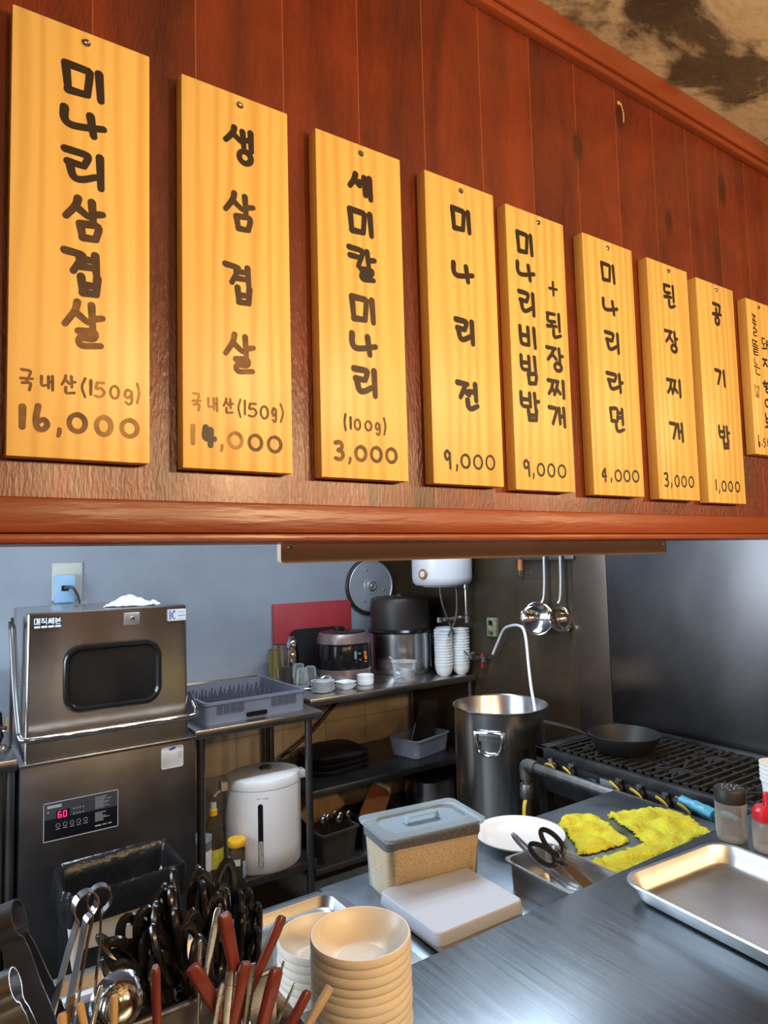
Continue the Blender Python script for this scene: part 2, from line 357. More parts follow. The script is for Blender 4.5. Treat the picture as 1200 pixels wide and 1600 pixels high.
    def build(s, name, m, parent=None, smooth=35, loc=None, kind=None):
        bmesh.ops.remove_doubles(s.bm, verts=s.bm.verts[:], dist=1e-6)
        bmesh.ops.recalc_face_normals(s.bm, faces=s.bm.faces[:])
        me = bpy.data.meshes.new(name); s.bm.to_mesh(me); s.bm.free()
        for x in (m if isinstance(m, (list, tuple)) else [m]): me.materials.append(x)
        if smooth:
            me.polygons.foreach_set('use_smooth', [True]*len(me.polygons)); me.set_sharp_from_angle(angle=R(smooth))
        o = bpy.data.objects.new(name, me); COL.objects.link(o)
        if parent: o.parent = parent
        if loc: o.location = loc
        if kind: o['kind'] = kind
        return o
def struct(name, mb, m, smooth=0):
    return mb.build(name, m, smooth=smooth, kind='structure')
ORD = ['topmost', 'second', 'third', 'fourth', 'fifth', 'sixth', 'seventh', 'eighth', 'ninth', 'tenth', 'eleventh', 'twelfth', 'thirteenth', 'fourteenth', 'fifteenth']
def nth(k, n):
    return 'topmost' if k == 0 else ('lowest' if k == n-1 else ORD[k]+' from the top')

# ------------------------------------------------------------------ the setting
struct('floor', MB().box(-1.5, 2.9, .5, 3.95, -.05, 0), M['floor'])
struct('floor_dining', MB().box(-2.5, 4.2, -4.2, .5, -.05, 0), M['dining_floor'])
struct('ceiling', MB().box(-2.5, 4.2, -4.2, .93, 2.66, 2.72), M['ceiling'])
struct('ceiling_kitchen', MB().box(-1.5, 2.9, .93, 3.95, 2.5, 2.56), M['kitchen_ceiling'])
struct('wall_front', MB().box(-2.5, 4.2, .823, .93, 1.672, 2.66), M['planks'])
wb = MB().box(-1.5, 2.47, 3.85, 3.95, .9, 2.5); wb.mi = 1; wb.box(2.47, 2.9, 3.85, 3.95, .9, 2.5); wb.mi = 2; wb.box(-1.5, 2.9, 3.85, 3.95, 0, .9)
struct('wall_back', wb, [M['grey_paint'], M['brown_wall2'], M['tan_tile']])
struct('wall_right', MB().box(2.8, 2.9, .93, 3.85, 0, 2.5), M['brown_wall'])
wl = MB().box(-1.6, -1.5, .93, 1.4, 0, 2.5).box(-1.6, -1.5, 3.2, 3.95, 0, 2.5).box(-1.6, -1.5, 1.4, 3.2, 0, 1.0).box(-1.6, -1.5, 1.4, 3.2, 2.15, 2.5)
struct('wall_left', wl, M['grey_paint'])
wf = MB().box(-1.58, -1.52, 1.4, 1.45, 1.0, 2.15).box(-1.58, -1.52, 3.15, 3.2, 1.0, 2.15).box(-1.58, -1.52, 1.4, 3.2, 1.0, 1.05).box(-1.58, -1.52, 1.4, 3.2, 2.1, 2.15).box(-1.58, -1.52, 2.28, 2.32, 1.0, 2.15)
struct('window_1', wf, M['white_paint'])
struct('wall_counter', MB().box(-2.5, 4.2, .48, .90, 0, .92), M['dining_wall'])
struct('wall_dining', MB().box(-2.5, 4.2, -4.3, -4.2, 0, 2.66), M['dining_wall'])
struct('wall_dining_left', MB().box(-2.6, -2.5, -4.2, .93, 0, 2.66), M['dining_wall'])
struct('wall_dining_right', MB().box(4.2, 4.3, -4.2, .93, 0, 2.66), M['dining_wall'])
# red beam over the opening, crown moulding under the ceiling, knot of the planks
bm_ = MB().box(-2.5, 4.2, .803, .935, 1.668, 1.707, .003).box(-2.5, 4.2, .799, .94, 1.657, 1.667, .002)
struct('trim_1', bm_, M['beam'], 30)
cm = MB().box(-2.5, 4.2, .806, .823, 2.600, 2.66, .002).box(-2.5, 4.2, .797, .806, 2.612, 2.66, .003)
struct('trim_2', cm, M['beam'], 30)
# two steel sheets on the wall behind the stove
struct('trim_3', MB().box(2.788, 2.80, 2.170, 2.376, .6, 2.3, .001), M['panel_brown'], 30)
struct('trim_4', MB().box(2.786, 2.80, .94, 2.166, .6, 2.3, .001), M['panel_steel'], 30)
BOARD_TEXT = [
 [('미',488,420,992,838,70,0),('나',474,955,1002,1300,70,0),('리',491,1438,996,1910,66,0),('삼',503,1989,993,2548,66,1),('겹',501,2618,990,3190,66,1),('살',506,3204,993,3829,60,2),('국',114,4080,259,4342,30,2),('내',311,4126,464,4317,30,2),('산',513,4099,685,4337,30,2),('(',715,4106,791,4354,28,2),('1',816,4122,844,4319,34,2),('5',857,4131,995,4337,30,3),('0',1022,4155,1148,4334,30,3),('g',1176,4181,1305,4387,30,3),(')',1319,4096,1377,4360,28,3),('1',118,4479,182,4769,72,2),('6',240,4457,430,4776,62,2),(',',475,4704,540,4824,45,2),('0',576,4514,807,4767,58,2),('0',859,4517,1079,4780,58,3),('0',1134,4525,1369,4775,54,3)],
 [('생',522,422,999,972,62,0),('삼',515,1323,988,1889,60,1),('겹',513,2290,971,2870,60,1),('살',501,3211,969,3811,58,2),('국',110,4064,236,4316,28,3),('내',303,4099,456,4300,28,3),('산',501,4092,657,4312,28,2),('(',694,4086,760,4345,26,2),('1',780,4093,823,4305,30,2),('5',832,4114,981,4323,30,2),('0',1001,4136,1139,4332,30,2),('g',1163,4145,1259,4365,30,2),(')',1281,4081,1359,4355,28,2),('1',89,4467,160,4743,60,3),('4o',236,4460,435,4765,80,0),(',',462,4692,518,4801,40,3),('0',554,4512,783,4756,48,3),('0',827,4521,1053,4764,46,2),('0',1093,4522,1326,4770,46,2)],
 [('세',497,432,973,855,72,0),('미',489,993,980,1413,72,0),('칼',463,1557,1001,2115,66,0),('미',490,2298,976,2727,72,1),('나',476,2847,984,3221,72,1),('리',500,3349,976,3825,72,1),('(',357,4069,415,4337,34,1),('1',460,4105,496,4304,38,1),('0',525,4125,657,4309,36,2),('0',701,4134,848,4305,34,2),('g',878,4143,998,4359,34,2),(')',1029,4062,1094,4343,34,2),('3',187,4459,375,4770,60,2),(',',415,4685,487,4807,42,2),('0',521,4502,752,4760,56,2),('0',784,4496,1017,4758,54,2),('0',1048,4497,1282,4756,54,2)],
 [('미',495,422,971,861,72,0),('나',475,1350,988,1709,74,0),('리',492,2270,963,2740,74,0),('전',479,3296,991,3819,72,0),('9',200,4450,368,4781,48,0),(',',435,4672,496,4803,36,0),('0',535,4492,762,4751,44,0),('0',801,4489,1025,4752,40,0),('0',1066,4477,1292,4747,38,0)],
 [('미',212,395,674,832,66,0),('나',182,945,685,1308,66,0),('리',197,1456,659,1935,64,0),('비',184,2081,653,2508,62,0),('빔',188,2594,648,3163,58,0),('밥',147,3244,660,3804,58,0),('+',993,1139,1244,1440,56,0),('된',889,1708,1312,2227,54,0),('장',839,2340,1326,2840,56,0),('찌',842,2937,1342,3319,58,0),('개',829,3429,1325,3844,60,0),('9',166,4438,356,4761,48,0),(',',389,4667,452,4788,36,0),('0',498,4483,715,4736,40,0),('0',759,4475,975,4740,40,0),('0',1021,4479,1260,4739,40,0)],
 [('미',481,433,957,852,60,0),('나',475,1145,989,1500,62,0),('리',493,1789,985,2253,62,0),('라',478,2594,1027,3024,62,0),('면',533,3272,1012,3802,58,0),('4',226,4480,386,4763,50,0),(',',473,4658,543,4769,38,0),('0',598,4489,833,4744,42,0),('0',868,4483,1095,4737,42,0),('0',1130,4473,1376,4734,42,0)],
 [('된',511,406,953,968,58,0),('장',458,1402,966,1929,58,0),('찌',440,2443,996,2869,60,0),('개',447,3368,984,3817,62,0),('3',177,4448,354,4774,48,0),(',',404,4657,468,4793,36,0),('0',536,4489,731,4760,40,0),('0',773,4491,989,4754,40,0),('0',1032,4488,1251,4754,40,0)],
 [('공',560,417,974,983,62,0),('기',510,1957,983,2391,66,0),('밥',523,3230,1008,3808,58,0),('1',298,4476,330,4745,44,0),(',',388,4699,466,4805,36,0),('0',519,4490,734,4756,42,0),('0',791,4488,1001,4751,42,0),('0',1070,4486,1293,4751,42,0)],
 [('풀',227,317,426,898,34,0),('뜯',148,958,437,1370,34,0),('는',167,1424,454,1847,34,0),('pig',117,2073,368,2420,14,0),('돼',602,847,957,1187,38,0),('지',576,1363,984,1602,42,0),('항',516,1913,898,2248,42,0),('아',543,2356,937,2607,42,0),('보',511,2717,865,3151,42,0),('6',149,3285,232,3601,34,0),('.',300,3502,331,3536,40,0),('5',369,3346,484,3582,32,0),('0',558,3330,673,3576,32,0),('0',758,3314,883,3561,32,0)],
]
BOARDS = [(.06, 2.2545, .148, .505, .0759), (.247, 2.249, .147, .502, .0777), (.4375, 2.2445, .147, .4995, .0754), (.632, 2.2445, .147, .5, .074), (.807, 2.239, .147, .4975, .0795),
          (1.0065, 2.2395, .151, .5, .0731), (1.206, 2.2385, .144, .501, .0734), (1.3835, 2.235, .1515, .5, .0772), (1.5915, 2.2305, .149, .3755, .0552)]
def circ(cx, cy, rx, ry): return [(cx+rx*math.cos(2*math.pi*k/20-1.6), cy+ry*math.sin(2*math.pi*k/20-1.6)) for k in range(21)]
SIOT = [[(34,3),(28,22),(4,52)], [(29,24),(46,34),(60,42)]]
A1 = [[(70,5),(74,58)], [(74,34),(98,29)]]
RIEUL = [[(3,4),(52,6),(60,14),(50,42)], [(10,40),(50,42)], [(14,42),(24,80),(45,84),(80,66)]]
RB = [[(38,63),(76,61),(74,75),(42,77),(46,92),(94,88)]]
BT = [[(3,4),(8,48),(54,50)], [(50,4),(53,50)], [(6,27),(52,26)]]
GL = {
'미': [[(3,3),(10,96)], [(3,3),(56,5),(64,12),(58,92)], [(10,95),(58,93)], [(88,2),(93,98)]],
'나': [[(4,3),(4,50),(16,72),(45,70),(98,50)], [(66,8),(74,97)]],
'리': RIEUL+[[(90,3),(93,97)]],
'삼': SIOT+A1+[[(40,64),(47,97)], [(40,64),(86,62),(81,94)], [(47,96),(81,95)]],
'겹': [[(2,5),(42,8),(46,15),(24,50)], [(40,18),(76,17)], [(36,36),(76,35)], [(80,4),(84,52)], [(44,60),(49,97)], [(86,58),(83,97)], [(47,79),(83,77)], [(49,97),(83,96)]],
'살': SIOT+A1+RB,
'생': [[(34,3),(28,20),(4,46)], [(30,22),(56,38)], [(62,8),(66,52)], [(66,30),(86,28)], [(90,4),(92,58)], circ(70,80,20,17)],
'세': [[(30,3),(22,30),(4,62)], [(26,30),(46,50)], [(46,34),(66,30)], [(68,8),(72,86)], [(91,4),(95,98)]],
'칼': [[(3,5),(46,7),(52,16),(36,58)], [(6,30),(47,30)], [(70,6),(76,60)], [(76,32),(98,28)], [(46,65),(84,63),(81,77),(50,79),(53,95),(92,92)]],
'전': [[(3,5),(52,7)], [(42,9),(30,34),(16,58)], [(34,30),(58,46)], [(58,34),(88,32)], [(90,4),(93,64)], [(50,66),(54,90),(70,96),(98,84)]],
'비': [[(4,5),(8,78),(22,90),(54,90)], [(52,4),(55,88)], [(8,46),(54,44)], [(89,2),(94,98)]],
'빔': BT+[[(86,2),(91,58)], [(44,65),(49,97)], [(44,65),(92,63),(87,96)], [(49,97),(87,95)]],
'밥': BT+[[(77,2),(81,58)], [(81,30),(99,28)], [(40,63),(44,97)], [(84,61),(81,97)], [(42,81),(82,79)], [(44,97),(81,96)]],
'된': [[(4,7),(58,5)], [(8,7),(8,36),(58,35)], [(34,37),(34,56)], [(2,58),(66,53)], [(87,2),(89,70)], [(44,70),(46,92),(60,97),(96,87)]],
'장': [[(3,6),(58,5)], [(48,7),(30,34),(8,56)], [(34,30),(60,50)], [(78,4),(82,60)], [(82,34),(99,32)], circ(68,81,21,16)],
'찌': [[(2,8),(62,7)], [(30,9),(22,50),(4,84)], [(24,48),(36,72)], [(58,9),(50,50),(36,86)], [(51,48),(72,76)], [(91,2),(93,98)]],
'개': [[(4,5),(46,8),(48,18),(24,88)], [(64,6),(68,84)], [(68,46),(90,44)], [(92,2),(95,98)]],
'라': RIEUL+[[(81,2),(85,98)], [(85,46),(99,43)]],
'면': [[(3,5),(9,56)], [(3,5),(54,5),(51,55)], [(9,56),(51,55)], [(54,20),(86,18)], [(52,40),(86,38)], [(88,3),(91,66)], [(40,67),(44,90),(60,97),(96,87)]],
'공': [[(12,4),(84,6),(88,14),(80,42)], [(46,26),(46,50)], [(2,54),(98,48)], circ(50,81,22,17)],
'기': [[(4,4),(52,8),(54,18),(24,90)], [(88,2),(93,98)]],
'국': [[(8,6),(78,10),(68,36)], [(2,47),(98,44)], [(54,46),(52,62)], [(16,67),(80,66),(74,98)]],
'내': [[(4,10),(8,70),(48,66)], [(58,8),(60,86)], [(60,44),(88,42)], [(90,3),(92,98)]],
'산': [[(30,3),(26,20),(4,52)], [(28,22),(54,44)], [(70,4),(74,62)], [(74,34),(98,32)], [(32,64),(36,94),(92,90)]],
'풀': [[(4,4),(96,10)], [(28,6),(30,26)], [(66,8),(66,28)], [(6,30),(96,36)], [(2,42),(98,48)], [(50,46),(50,62)], [(14,66),(86,70),(84,82),(18,84),(20,98),(90,98)]],
'뜯': [[(4,6),(40,8)], [(8,6),(10,30),(44,32)], [(54,8),(92,12)], [(58,9),(60,34),(98,36)], [(4,46),(98,52)], [(20,62),(94,64)], [(20,62),(22,78),(88,80)], [(22,78),(26,98),(92,98)]],
'는': [[(14,3),(18,28),(60,40)], [(4,50),(98,58)], [(30,68),(36,94),(96,98)]],
'pig': [circ(55,48,44,32), [(16,24),(14,2),(36,18)], [(74,18),(92,4),(94,30)], [(34,36),(44,38)], [(66,36),(76,36)], circ(55,54,12,7), [(42,68),(55,73),(68,68)], [(4,88),(30,80),(60,86)], [(40,98),(70,86),(96,90)]],
'돼': [[(4,6),(46,4)], [(8,6),(10,50),(46,44)], [(28,52),(28,80)], [(2,92),(56,84)], [(66,20),(68,86)], [(68,52),(86,50)], [(90,16),(92,96)]],
'지': [[(3,10),(58,8)], [(34,12),(26,50),(6,96)], [(28,46),(60,92)], [(88,4),(92,98)]],
'항': [[(30,2),(34,18)], [(4,22),(62,18)], circ(34,36,20,14), [(78,4),(80,58)], [(80,32),(98,30)], circ(60,80,24,18)],
'아': [circ(34,50,28,44), [(78,2),(82,98)], [(82,46),(99,44)]],
'보': [[(14,2),(18,56)], [(66,4),(64,56)], [(16,32),(64,30)], [(18,56),(64,54)], [(40,58),(40,80)], [(2,86),(90,80)]],
'매': [[(4,8),(4,88)], [(4,8),(46,8),(46,88)], [(4,88),(46,88)], [(66,4),(66,96)], [(66,48),(90,48)], [(92,4),(92,96)]],
'직': [[(4,8),(56,8)], [(32,10),(6,54)], [(30,26),(58,52)], [(86,2),(86,58)], [(16,68),(86,68),(86,98)]],
'쎄': [[(18,10),(2,84)], [(18,30),(30,80)], [(44,10),(30,84)], [(44,30),(58,80)], [(56,44),(70,44)], [(72,6),(72,92)], [(94,4),(94,96)]],
'븐': [[(16,4),(16,44),(84,44)], [(84,4),(84,44)], [(16,24),(84,24)], [(2,60),(98,60)], [(20,72),(20,96),(88,96)]],
'0': [circ(50,50,46,47)], '1': [[(50,2),(50,98)]], '3': [[(8,8),(56,3),(84,18),(72,40),(34,47),(80,54),(95,76),(60,97),(5,92)]],
'4': [[(74,3),(20,30),(8,60),(40,62),(97,58)], [(74,4),(76,98)]], '4o': [[(12,4),(8,58),(96,62)], [(58,16),(58,97)]], '6': [[(24,2),(8,60),(24,94),(64,97),(92,76),(66,56),(14,70)]],
'9': [[(80,18),(46,3),(10,20),(30,50),(80,36),(84,8),(86,60),(90,98)]], '5': [[(86,4),(24,6)], [(24,6),(14,44),(60,40),(94,66),(58,96),(6,93)]],
'g': [[(80,14),(36,3),(8,34),(40,56),(80,30),(84,8),(84,76),(54,98),(20,84)]], '(': [[(84,2),(20,48),(84,98)]], ')': [[(16,2),(80,48),(16,98)]],
',': [[(70,5),(62,50),(20,95)]], '.': [[(45,45),(55,55)]], '+': [[(50,2),(52,98)], [(2,52),(98,48)]],
}
def ink_stroke(mb, pts, wd, y):
    """a brush stroke lying on a face that looks towards -Y: pts are (x, z)"""
    P = catmull([(p[0], y, p[1]) for p in pts], 6); P = [p for i, p in enumerate(P) if not i or (p-P[i-1]).length > 1e-6]
    n = len(P); r = wd/2; L, Rr = [], []
    for i in range(n):
        d = (P[min(i+1, n-1)]-P[max(i-1, 0)]).normalized(); q = Vector((-d.z, 0, d.x)); rr = r*(1.1-.2*i/max(1, n-1))
        P[i].y = y-.00022*i/max(1, n-1); L.append(mb.bm.verts.new(P[i]+q*rr)); Rr.append(mb.bm.verts.new(P[i]-q*rr))
        if i in (0, n-1):
            a0 = math.atan2(q.z, q.x); sg = 1 if i == 0 else -1; V = []
            for k in range(1, 6):
                a = a0+sg*math.pi*k/6; V.append(mb.bm.verts.new(P[i]+Vector((math.cos(a), 0, math.sin(a)))*rr))
            mb.face([L[i]]+V+[Rr[i]])
        if i: mb.face((L[i-1], L[i], Rr[i], Rr[i-1]))
LAB = ['price board reading 16,000, largest, at the left end of the red wall', 'price board reading 14,000 with a re-inked dark digit 4',
       'price board reading 3,000 with (100g) above the price', 'price board reading 9,000 with a single column of four widely spaced syllables',
       'price board reading 9,000 with two columns of writing', 'price board reading 4,000 with five widely spaced syllables',
       'price board reading 3,000 with no weight in brackets', 'price board reading 1,000 with three syllables', 'short price board with a small pig face drawing, cut off by the right frame edge']
for i, (x0, zt, w_, h_, sx) in enumerate(BOARDS):
    t = thing('price_board', 'yellow '+LAB[i] if i != 8 else LAB[i], 'sign', (x0, .822, zt-h_), 0, 'wooden menu boards on the red wall')
    MB().box(0, w_, -.022, 0, 0, h_, .0012).build('board', wood_board('pine_%d' % i, i+1), t, 30)
    s = MB().lathe([(.0005, .0032), (.003, .003), (.0048, .0012), (.005, 0), (.002, -.012)], 16)
    s.box(-.0028, .0028, -.0005, .0005, .0028, .0036).box(-.0005, .0005, -.0028, .0028, .0028, .0036)
    s.xf(Matrix.Translation((sx, -.0225, h_-.0142)) @ Matrix.Rotation(R(90), 4, 'X') @ Matrix.Rotation(.5, 4, 'Z'))
    s.build('screw', M['chrome'], t)
    mb = MB()
    for gi, (ch, u0, v0, u1, v1, wd, ink) in enumerate(BOARD_TEXT[i]):
        mb.mi = ink; wd *= 1.0 if ch in '0123456789,.()+g4o' or wd < 40 else 1.3; rw = wd*1e-4/2
        for k, st in enumerate(GL[ch]):
            a0, a1 = u0*1e-4+rw*.9, u1*1e-4-rw*.9; b0, b1 = v0*1e-4+rw*.9, v1*1e-4-rw*.9
            if a1 < a0: a0 = a1 = (a0+a1)/2
            if ch == '1': a0 = a1 = (u0+u1)*.5e-4
            ink_stroke(mb, [(a0+(a1-a0)*p[0]/100, h_-b0-(b1-b0)*p[1]/100) for p in st], wd*1e-4, -.0222-.00008*k)
    mb.build('lettering', INK, t, 0)
tag(
    MB().loft([[(x*1.005+.9485, y, 1.6465+z) for x, z in rrect(1, .037, .006)] for y in (.952, .966)]).build('hanging_rail', M['tan_rail'], smooth=30),
    'long tan rail with rounded ends hanging under the red beam', 'rail')
mb = MB()
for x in (.462, 1.44): mb.lathe([(.003, .002), (.0045, 0)], 12, Matrix.Translation((x, .952, 1.652)) @ Matrix.Rotation(R(90), 4, 'X'))
mb.build('screw', M['chrome'], bpy.data.objects['hanging_rail'])
# ------------------------------------------------------------------ dishwasher and what stands round it
RX = lambda a: Matrix.Rotation(R(a), 4, 'X')
RY = lambda a: Matrix.Rotation(R(a), 4, 'Y')
RZ = lambda a: Matrix.Rotation(R(a), 4, 'Z')
TR = lambda x, y, z: Matrix.Translation((x, y, z))
FX = RX(90)     # turns +Z to -Y: a flat thing drawn in XY comes to face the dining room
t = thing('dishwasher', 'stainless hood dishwasher with black window and red digital display', 'dishwasher', (.6, 2.9, 0))
b = MB().box(-.32, .345, .0, .62, .10, .885, .004); b.box(-.3, .32, .02, .6, 0, .1)
b.build('body', M['dark_steel'], t, 30)
MB().box(-.325, .348, -.012, .62, .883, .896, .002).build('rim', M['steel'], t, 30)
MB().secs([(.625, .56, .012, .898), (.622, .555, .012, 1.0), (.612, .55, .012, 1.452), (.60, .54, .012, 1.458)], .005, .283).build('hood', M['hood_steel'], t, 30)
win = MB().loft([[(x, y, z) for x, z in rrect(w_, h_, r_, 8)] for w_, h_, r_, y in ((.375, .262, .068, 0), (.375, .262, .068, -.016), (.365, .252, .063, -.021), (.345, .232, .053, -.021), (.33, .217, .047, -.012))]).xf(TR(.012, .0045, 1.192))
win.build('window_frame', M['black'], t, 30)
MB().loft([[(x, y, z) for x, z in rrect(.332, .219, .047, 8)] for y in (-.010, -.0115)]).xf(TR(.012, .0045, 1.192)).build('window_pane', M['window_black'], t, 0)
ha = MB().tube([(-.325, .12, 1.17), (-.332, .19, 1.375), (-.338, .175, 1.40), (-.342, .15, 1.385), (-.338, .05, 1.17), (-.332, -.04, 1.035), (-.330, -.06, 1.015)], .010, 12, 4)
ha.build('handle_arm', M['dark_steel'], t)  # side of the handle tube; its darker reflection is put into the colour
hb = MB().tube([(-.332, -.05, 1.02), (-.325, -.075, 1.003), (-.30, -.085, 1.0), (0, -.085, 1.0), (.29, -.085, 1.0), (.325, -.075, 1.003), (.335, -.04, 1.02), (.335, .05, 1.07)], .0095, 12)
hb.build('handle_bar', M['chrome'], t)
la = MB().strip([(-.331, .26, .92), (-.331, .26, 1.43)], (0, 1, 0), .035, .010)
la.tube([(-.325, .25, 1.40), (-.345, .25, 1.40)], .016, 10)
la.build('lift_arm', M['dark_steel'], t)
pl = MB()
for z in (1.0, .93): pl.lathe([(.012, 0), (.012, .006), (.002, .008)], 10, TR(-.36, .2, z) @ FX)
pl.build('bolt', M['chrome'], t)
# control panel
cp = MB().box(-.24, .028, -.004, .002, .595, .737, .001).build('control_panel', M['panel_dark'], t, 30)
MB().box(-.237, .025, -.0052, -.004, .675, .734).build('panel_strip', M['panel_grey'], cp, 0)
fr = MB()
for a in ((-.24, .028, .735, .738), (-.24, .028, .594, .597), (-.241, -.238, .594, .738), (.026, .029, .594, .738)): fr.box(a[0], a[1], -.0056, -.004, a[2], a[3])
fr.build('panel_border', M['print_grey'], cp, 0)
MB().box(-.197, -.150, -.0062, -.005, .672, .704).build('display', M['window_black'], cp, 0)
dg = MB()
def seg7(mb, x, z, w_, h_, on, y, th):
    hh = h_/2
    for c in on:
        a = {'a': (x, x+w_, z+h_, z+h_), 'd': (x, x+w_, z, z), 'g': (x, x+w_, z+hh, z+hh), 'f': (x, x, z+hh, z+h_), 'e': (x, x, z, z+hh), 'b': (x+w_, x+w_, z+hh, z+h_), 'c': (x+w_, x+w_, z, z+hh)}[c]
        mb.box(a[0]-th/2, a[1]+th/2, y-.0006, y, a[2]-th/2, a[3]+th/2)
seg7(dg, -.190, .677, .010, .021, 'afgedc', -.0062, .0021); seg7(dg, -.171, .677, .010, .021, 'abcdef', -.0062, .0021)
dg.build('digits', M['led'], cp, 0)
pr = MB()
for r_ in range(2):
    for c_ in range(4): pr.box(-.137+c_*.011, -.132+c_*.011, -.0058, -.005, .698-r_*.020, .7015-r_*.020)
pr.box(-.228, -.178, -.0058, -.005, .716, .727); pr.box(-.228, -.222, -.0058, -.005, .70, .705)
for k in range(9): pr.box(-.058, -.058+random.uniform(.03, .075), -.0058, -.005, .723-k*.0052, .7245-k*.0052)
for k in range(7): pr.box(-.058, -.058+random.uniform(.025, .06), -.0058, -.004, .663-k*.0052, .6645-k*.0052)
pr.box(-.058, -.035, -.0058, -.004, .612, .616).box(-.03, -.015, -.0058, -.004, .613, .616).box(-.01, .005, -.0058, -.004, .613, .616)
for k in range(5):
    x = -.19+k*.0245
    MB().tube([(x+.007*math.cos(a*.5236), -.0045, .648+.007*math.sin(a*.5236)) for a in range(12)], .0007, 6, closed=True).build('button_ring', M['print_grey'], cp, 0); pr.box(x-.008, x+.008, -.0055, -.004, .634, .6355)
pr.build('printed_text', M['print_grey'], cp, 0)
# stickers
st = MB().box(-.281, -.184, -.0015, .004, 1.398, 1.440).build('name_sticker', M['print_black'], t, 0)
ls = MB()
for k, ch in enumerate('매직쎄븐'):
    for s_ in GL[ch]: ink_stroke(ls, [(-.279+k*.0242+p[0]*.000205, 1.437-p[1]*.00024) for p in s_], .0036, -.0019)
ls.build('sticker_letters', M['print_white'], st, 0)
ls = MB()
for k in range(4): ls.box(-.279+k*.0242, -.258+k*.0242, -.0019, -.001, 1.400, 1.408)
ls.build('sticker_strip', M['print_white'], st, 0)
st = MB().box(.231, .305, -.0015, .006, 1.392, 1.440).build('certification_sticker', M['paper'], t, 0)
ls = MB(); x, z = .248, 1.416
for q in ([(-9,17),(-9,-17)], [(9,17),(-5,0),(9,-17)], [(2,17),(12,17)], [(-14,17),(-14,-17)], [(14,12),(3,10),(2,-10),(14,-12)]): ink_stroke(ls, [(x+a*.0009, z+c*.0011) for a, c in q], .0028, -.0019)
ls.build('certification_mark', M['print_blue'], st, 0)
ls = MB()
for k in range(4): ls.box(.270+k*.008, .274+k*.008, -.0019, -.001, 1.425, 1.432)
ls.box(.270, .302, -.0019, -.001, 1.410, 1.416).box(.27, .302, -.0019, -.001, 1.397, 1.399)
ls.build('sticker_print', M['print_grey'], st, 0)
st = MB().loft([[(x, y, z) for x, z in rrect(.092, .090, .008)] for y in (0, -.0015)]).xf(TR(.246, .0, .824)).build('service_card', M['paper'], t, 0)
MB().lathe([(.016, .0004), (.016, 0)], 20, TR(.246, -.0016, .859) @ RY(-12) @ FX @ Matrix.Diagonal((1, .32, 1, 1))).build('card_emblem', M['print_blue'], st, 0)
ls = MB()
for k in range(7): ls.box(.205, .205+random.uniform(.015, .03), -.0019, -.001, .842-k*.009, .8435-k*.009)
for k in range(3): ls.box(.268, .286, -.0019, -.001, .838-k*.009, .841-k*.009)
ls.box(.272, .286, -.0019, -.001, .858, .862); ls.build('card_print', M['print_grey'], st, 0)
pp = MB().box(.053, .112, -.002, .006, 1.386, 1.437, .001)
pp.build('screw_plate', M['aluminium'], t, 30)
MB().lathe([(.001, .005), (.009, .004), (.010, 0)], 14, TR(.0825, -.002, 1.412) @ FX).build('screw', M['chrome'], t)
# white towel on the hood
def drape(name, poly, z0, amp, m, label, cat, th=.006, nx=60, seed=0, group=None, fold=None, edge=.004):
    xs = [p[0] for p in poly]; ys = [p[1] for p in poly]; x0, x1, y0, y1 = min(xs), max(xs), min(ys), max(ys)
    cx, cy = (x0+x1)/2, (y0+y1)/2
    rnd = random.Random(seed); waves = [(rnd.uniform(0, 6.28), rnd.uniform(0, 6.28), rnd.uniform(18, 120)) for _ in range(16)]
    def h(x, y):
        v = 0
        for a, ph, f in waves: v += math.sin((x*math.cos(a)+y*math.sin(a))*f+ph)*min(1, 40/f)
        v = abs(v)/4.0
        return z0+th+amp*min(1.6, v)
    def inside(x, y):
        c = False; j = len(poly)-1
        for i in range(len(poly)):
            if (poly[i][1] > y) != (poly[j][1] > y) and x < (poly[j][0]-poly[i][0])*(y-poly[i][1])/(poly[j][1]-poly[i][1])+poly[i][0]: c = not c
            j = i
        return c
    ny = max(8, int(nx*(y1-y0)/(x1-x0))); mb = MB(); V = {}
    for i in range(nx+1):
        for j in range(ny+1):
            x = x0+(x1-x0)*i/nx; y = y0+(y1-y0)*j/ny
            if inside(x+rnd.uniform(-edge, edge), y+rnd.uniform(-edge, edge)):
                V[i, j] = mb.bm.verts.new((x-cx, y-cy, h(x, y)-z0+(fold(x, y) if fold else 0)))
    for (i, j) in list(V):
        if all(k in V for k in ((i+1, j), (i, j+1), (i+1, j+1))): mb.face((V[i, j], V[i+1, j], V[i+1, j+1], V[i, j+1]))
    bmesh.ops.delete(mb.bm, geom=[v for v in mb.bm.verts if not v.link_faces], context='VERTS')
    for v in mb.bm.verts:
        if v.is_boundary: v.co.z = th+.0008
    o = mb.build(name, m, smooth=180, loc=(cx, cy, z0))
    so = o.modifiers.new('thickness', 'SOLIDIFY'); so.thickness = th; so.offset = -1
    return tag(o, label, cat, group)
drape('towel', [(.585, 3.0), (.68, 2.95), (.81, 2.955), (.835, 3.02), (.74, 3.10), (.64, 3.10)], 1.4585, .026, M['cloth_white'], 'crumpled white towel lying on top of the dishwasher hood', 'towel', .004, 44, 3,
      fold=lambda x, y: .034*max(0, 1-((x-.70)/.08)**2)*max(0, 1-((y-3.03)/.06)**2))
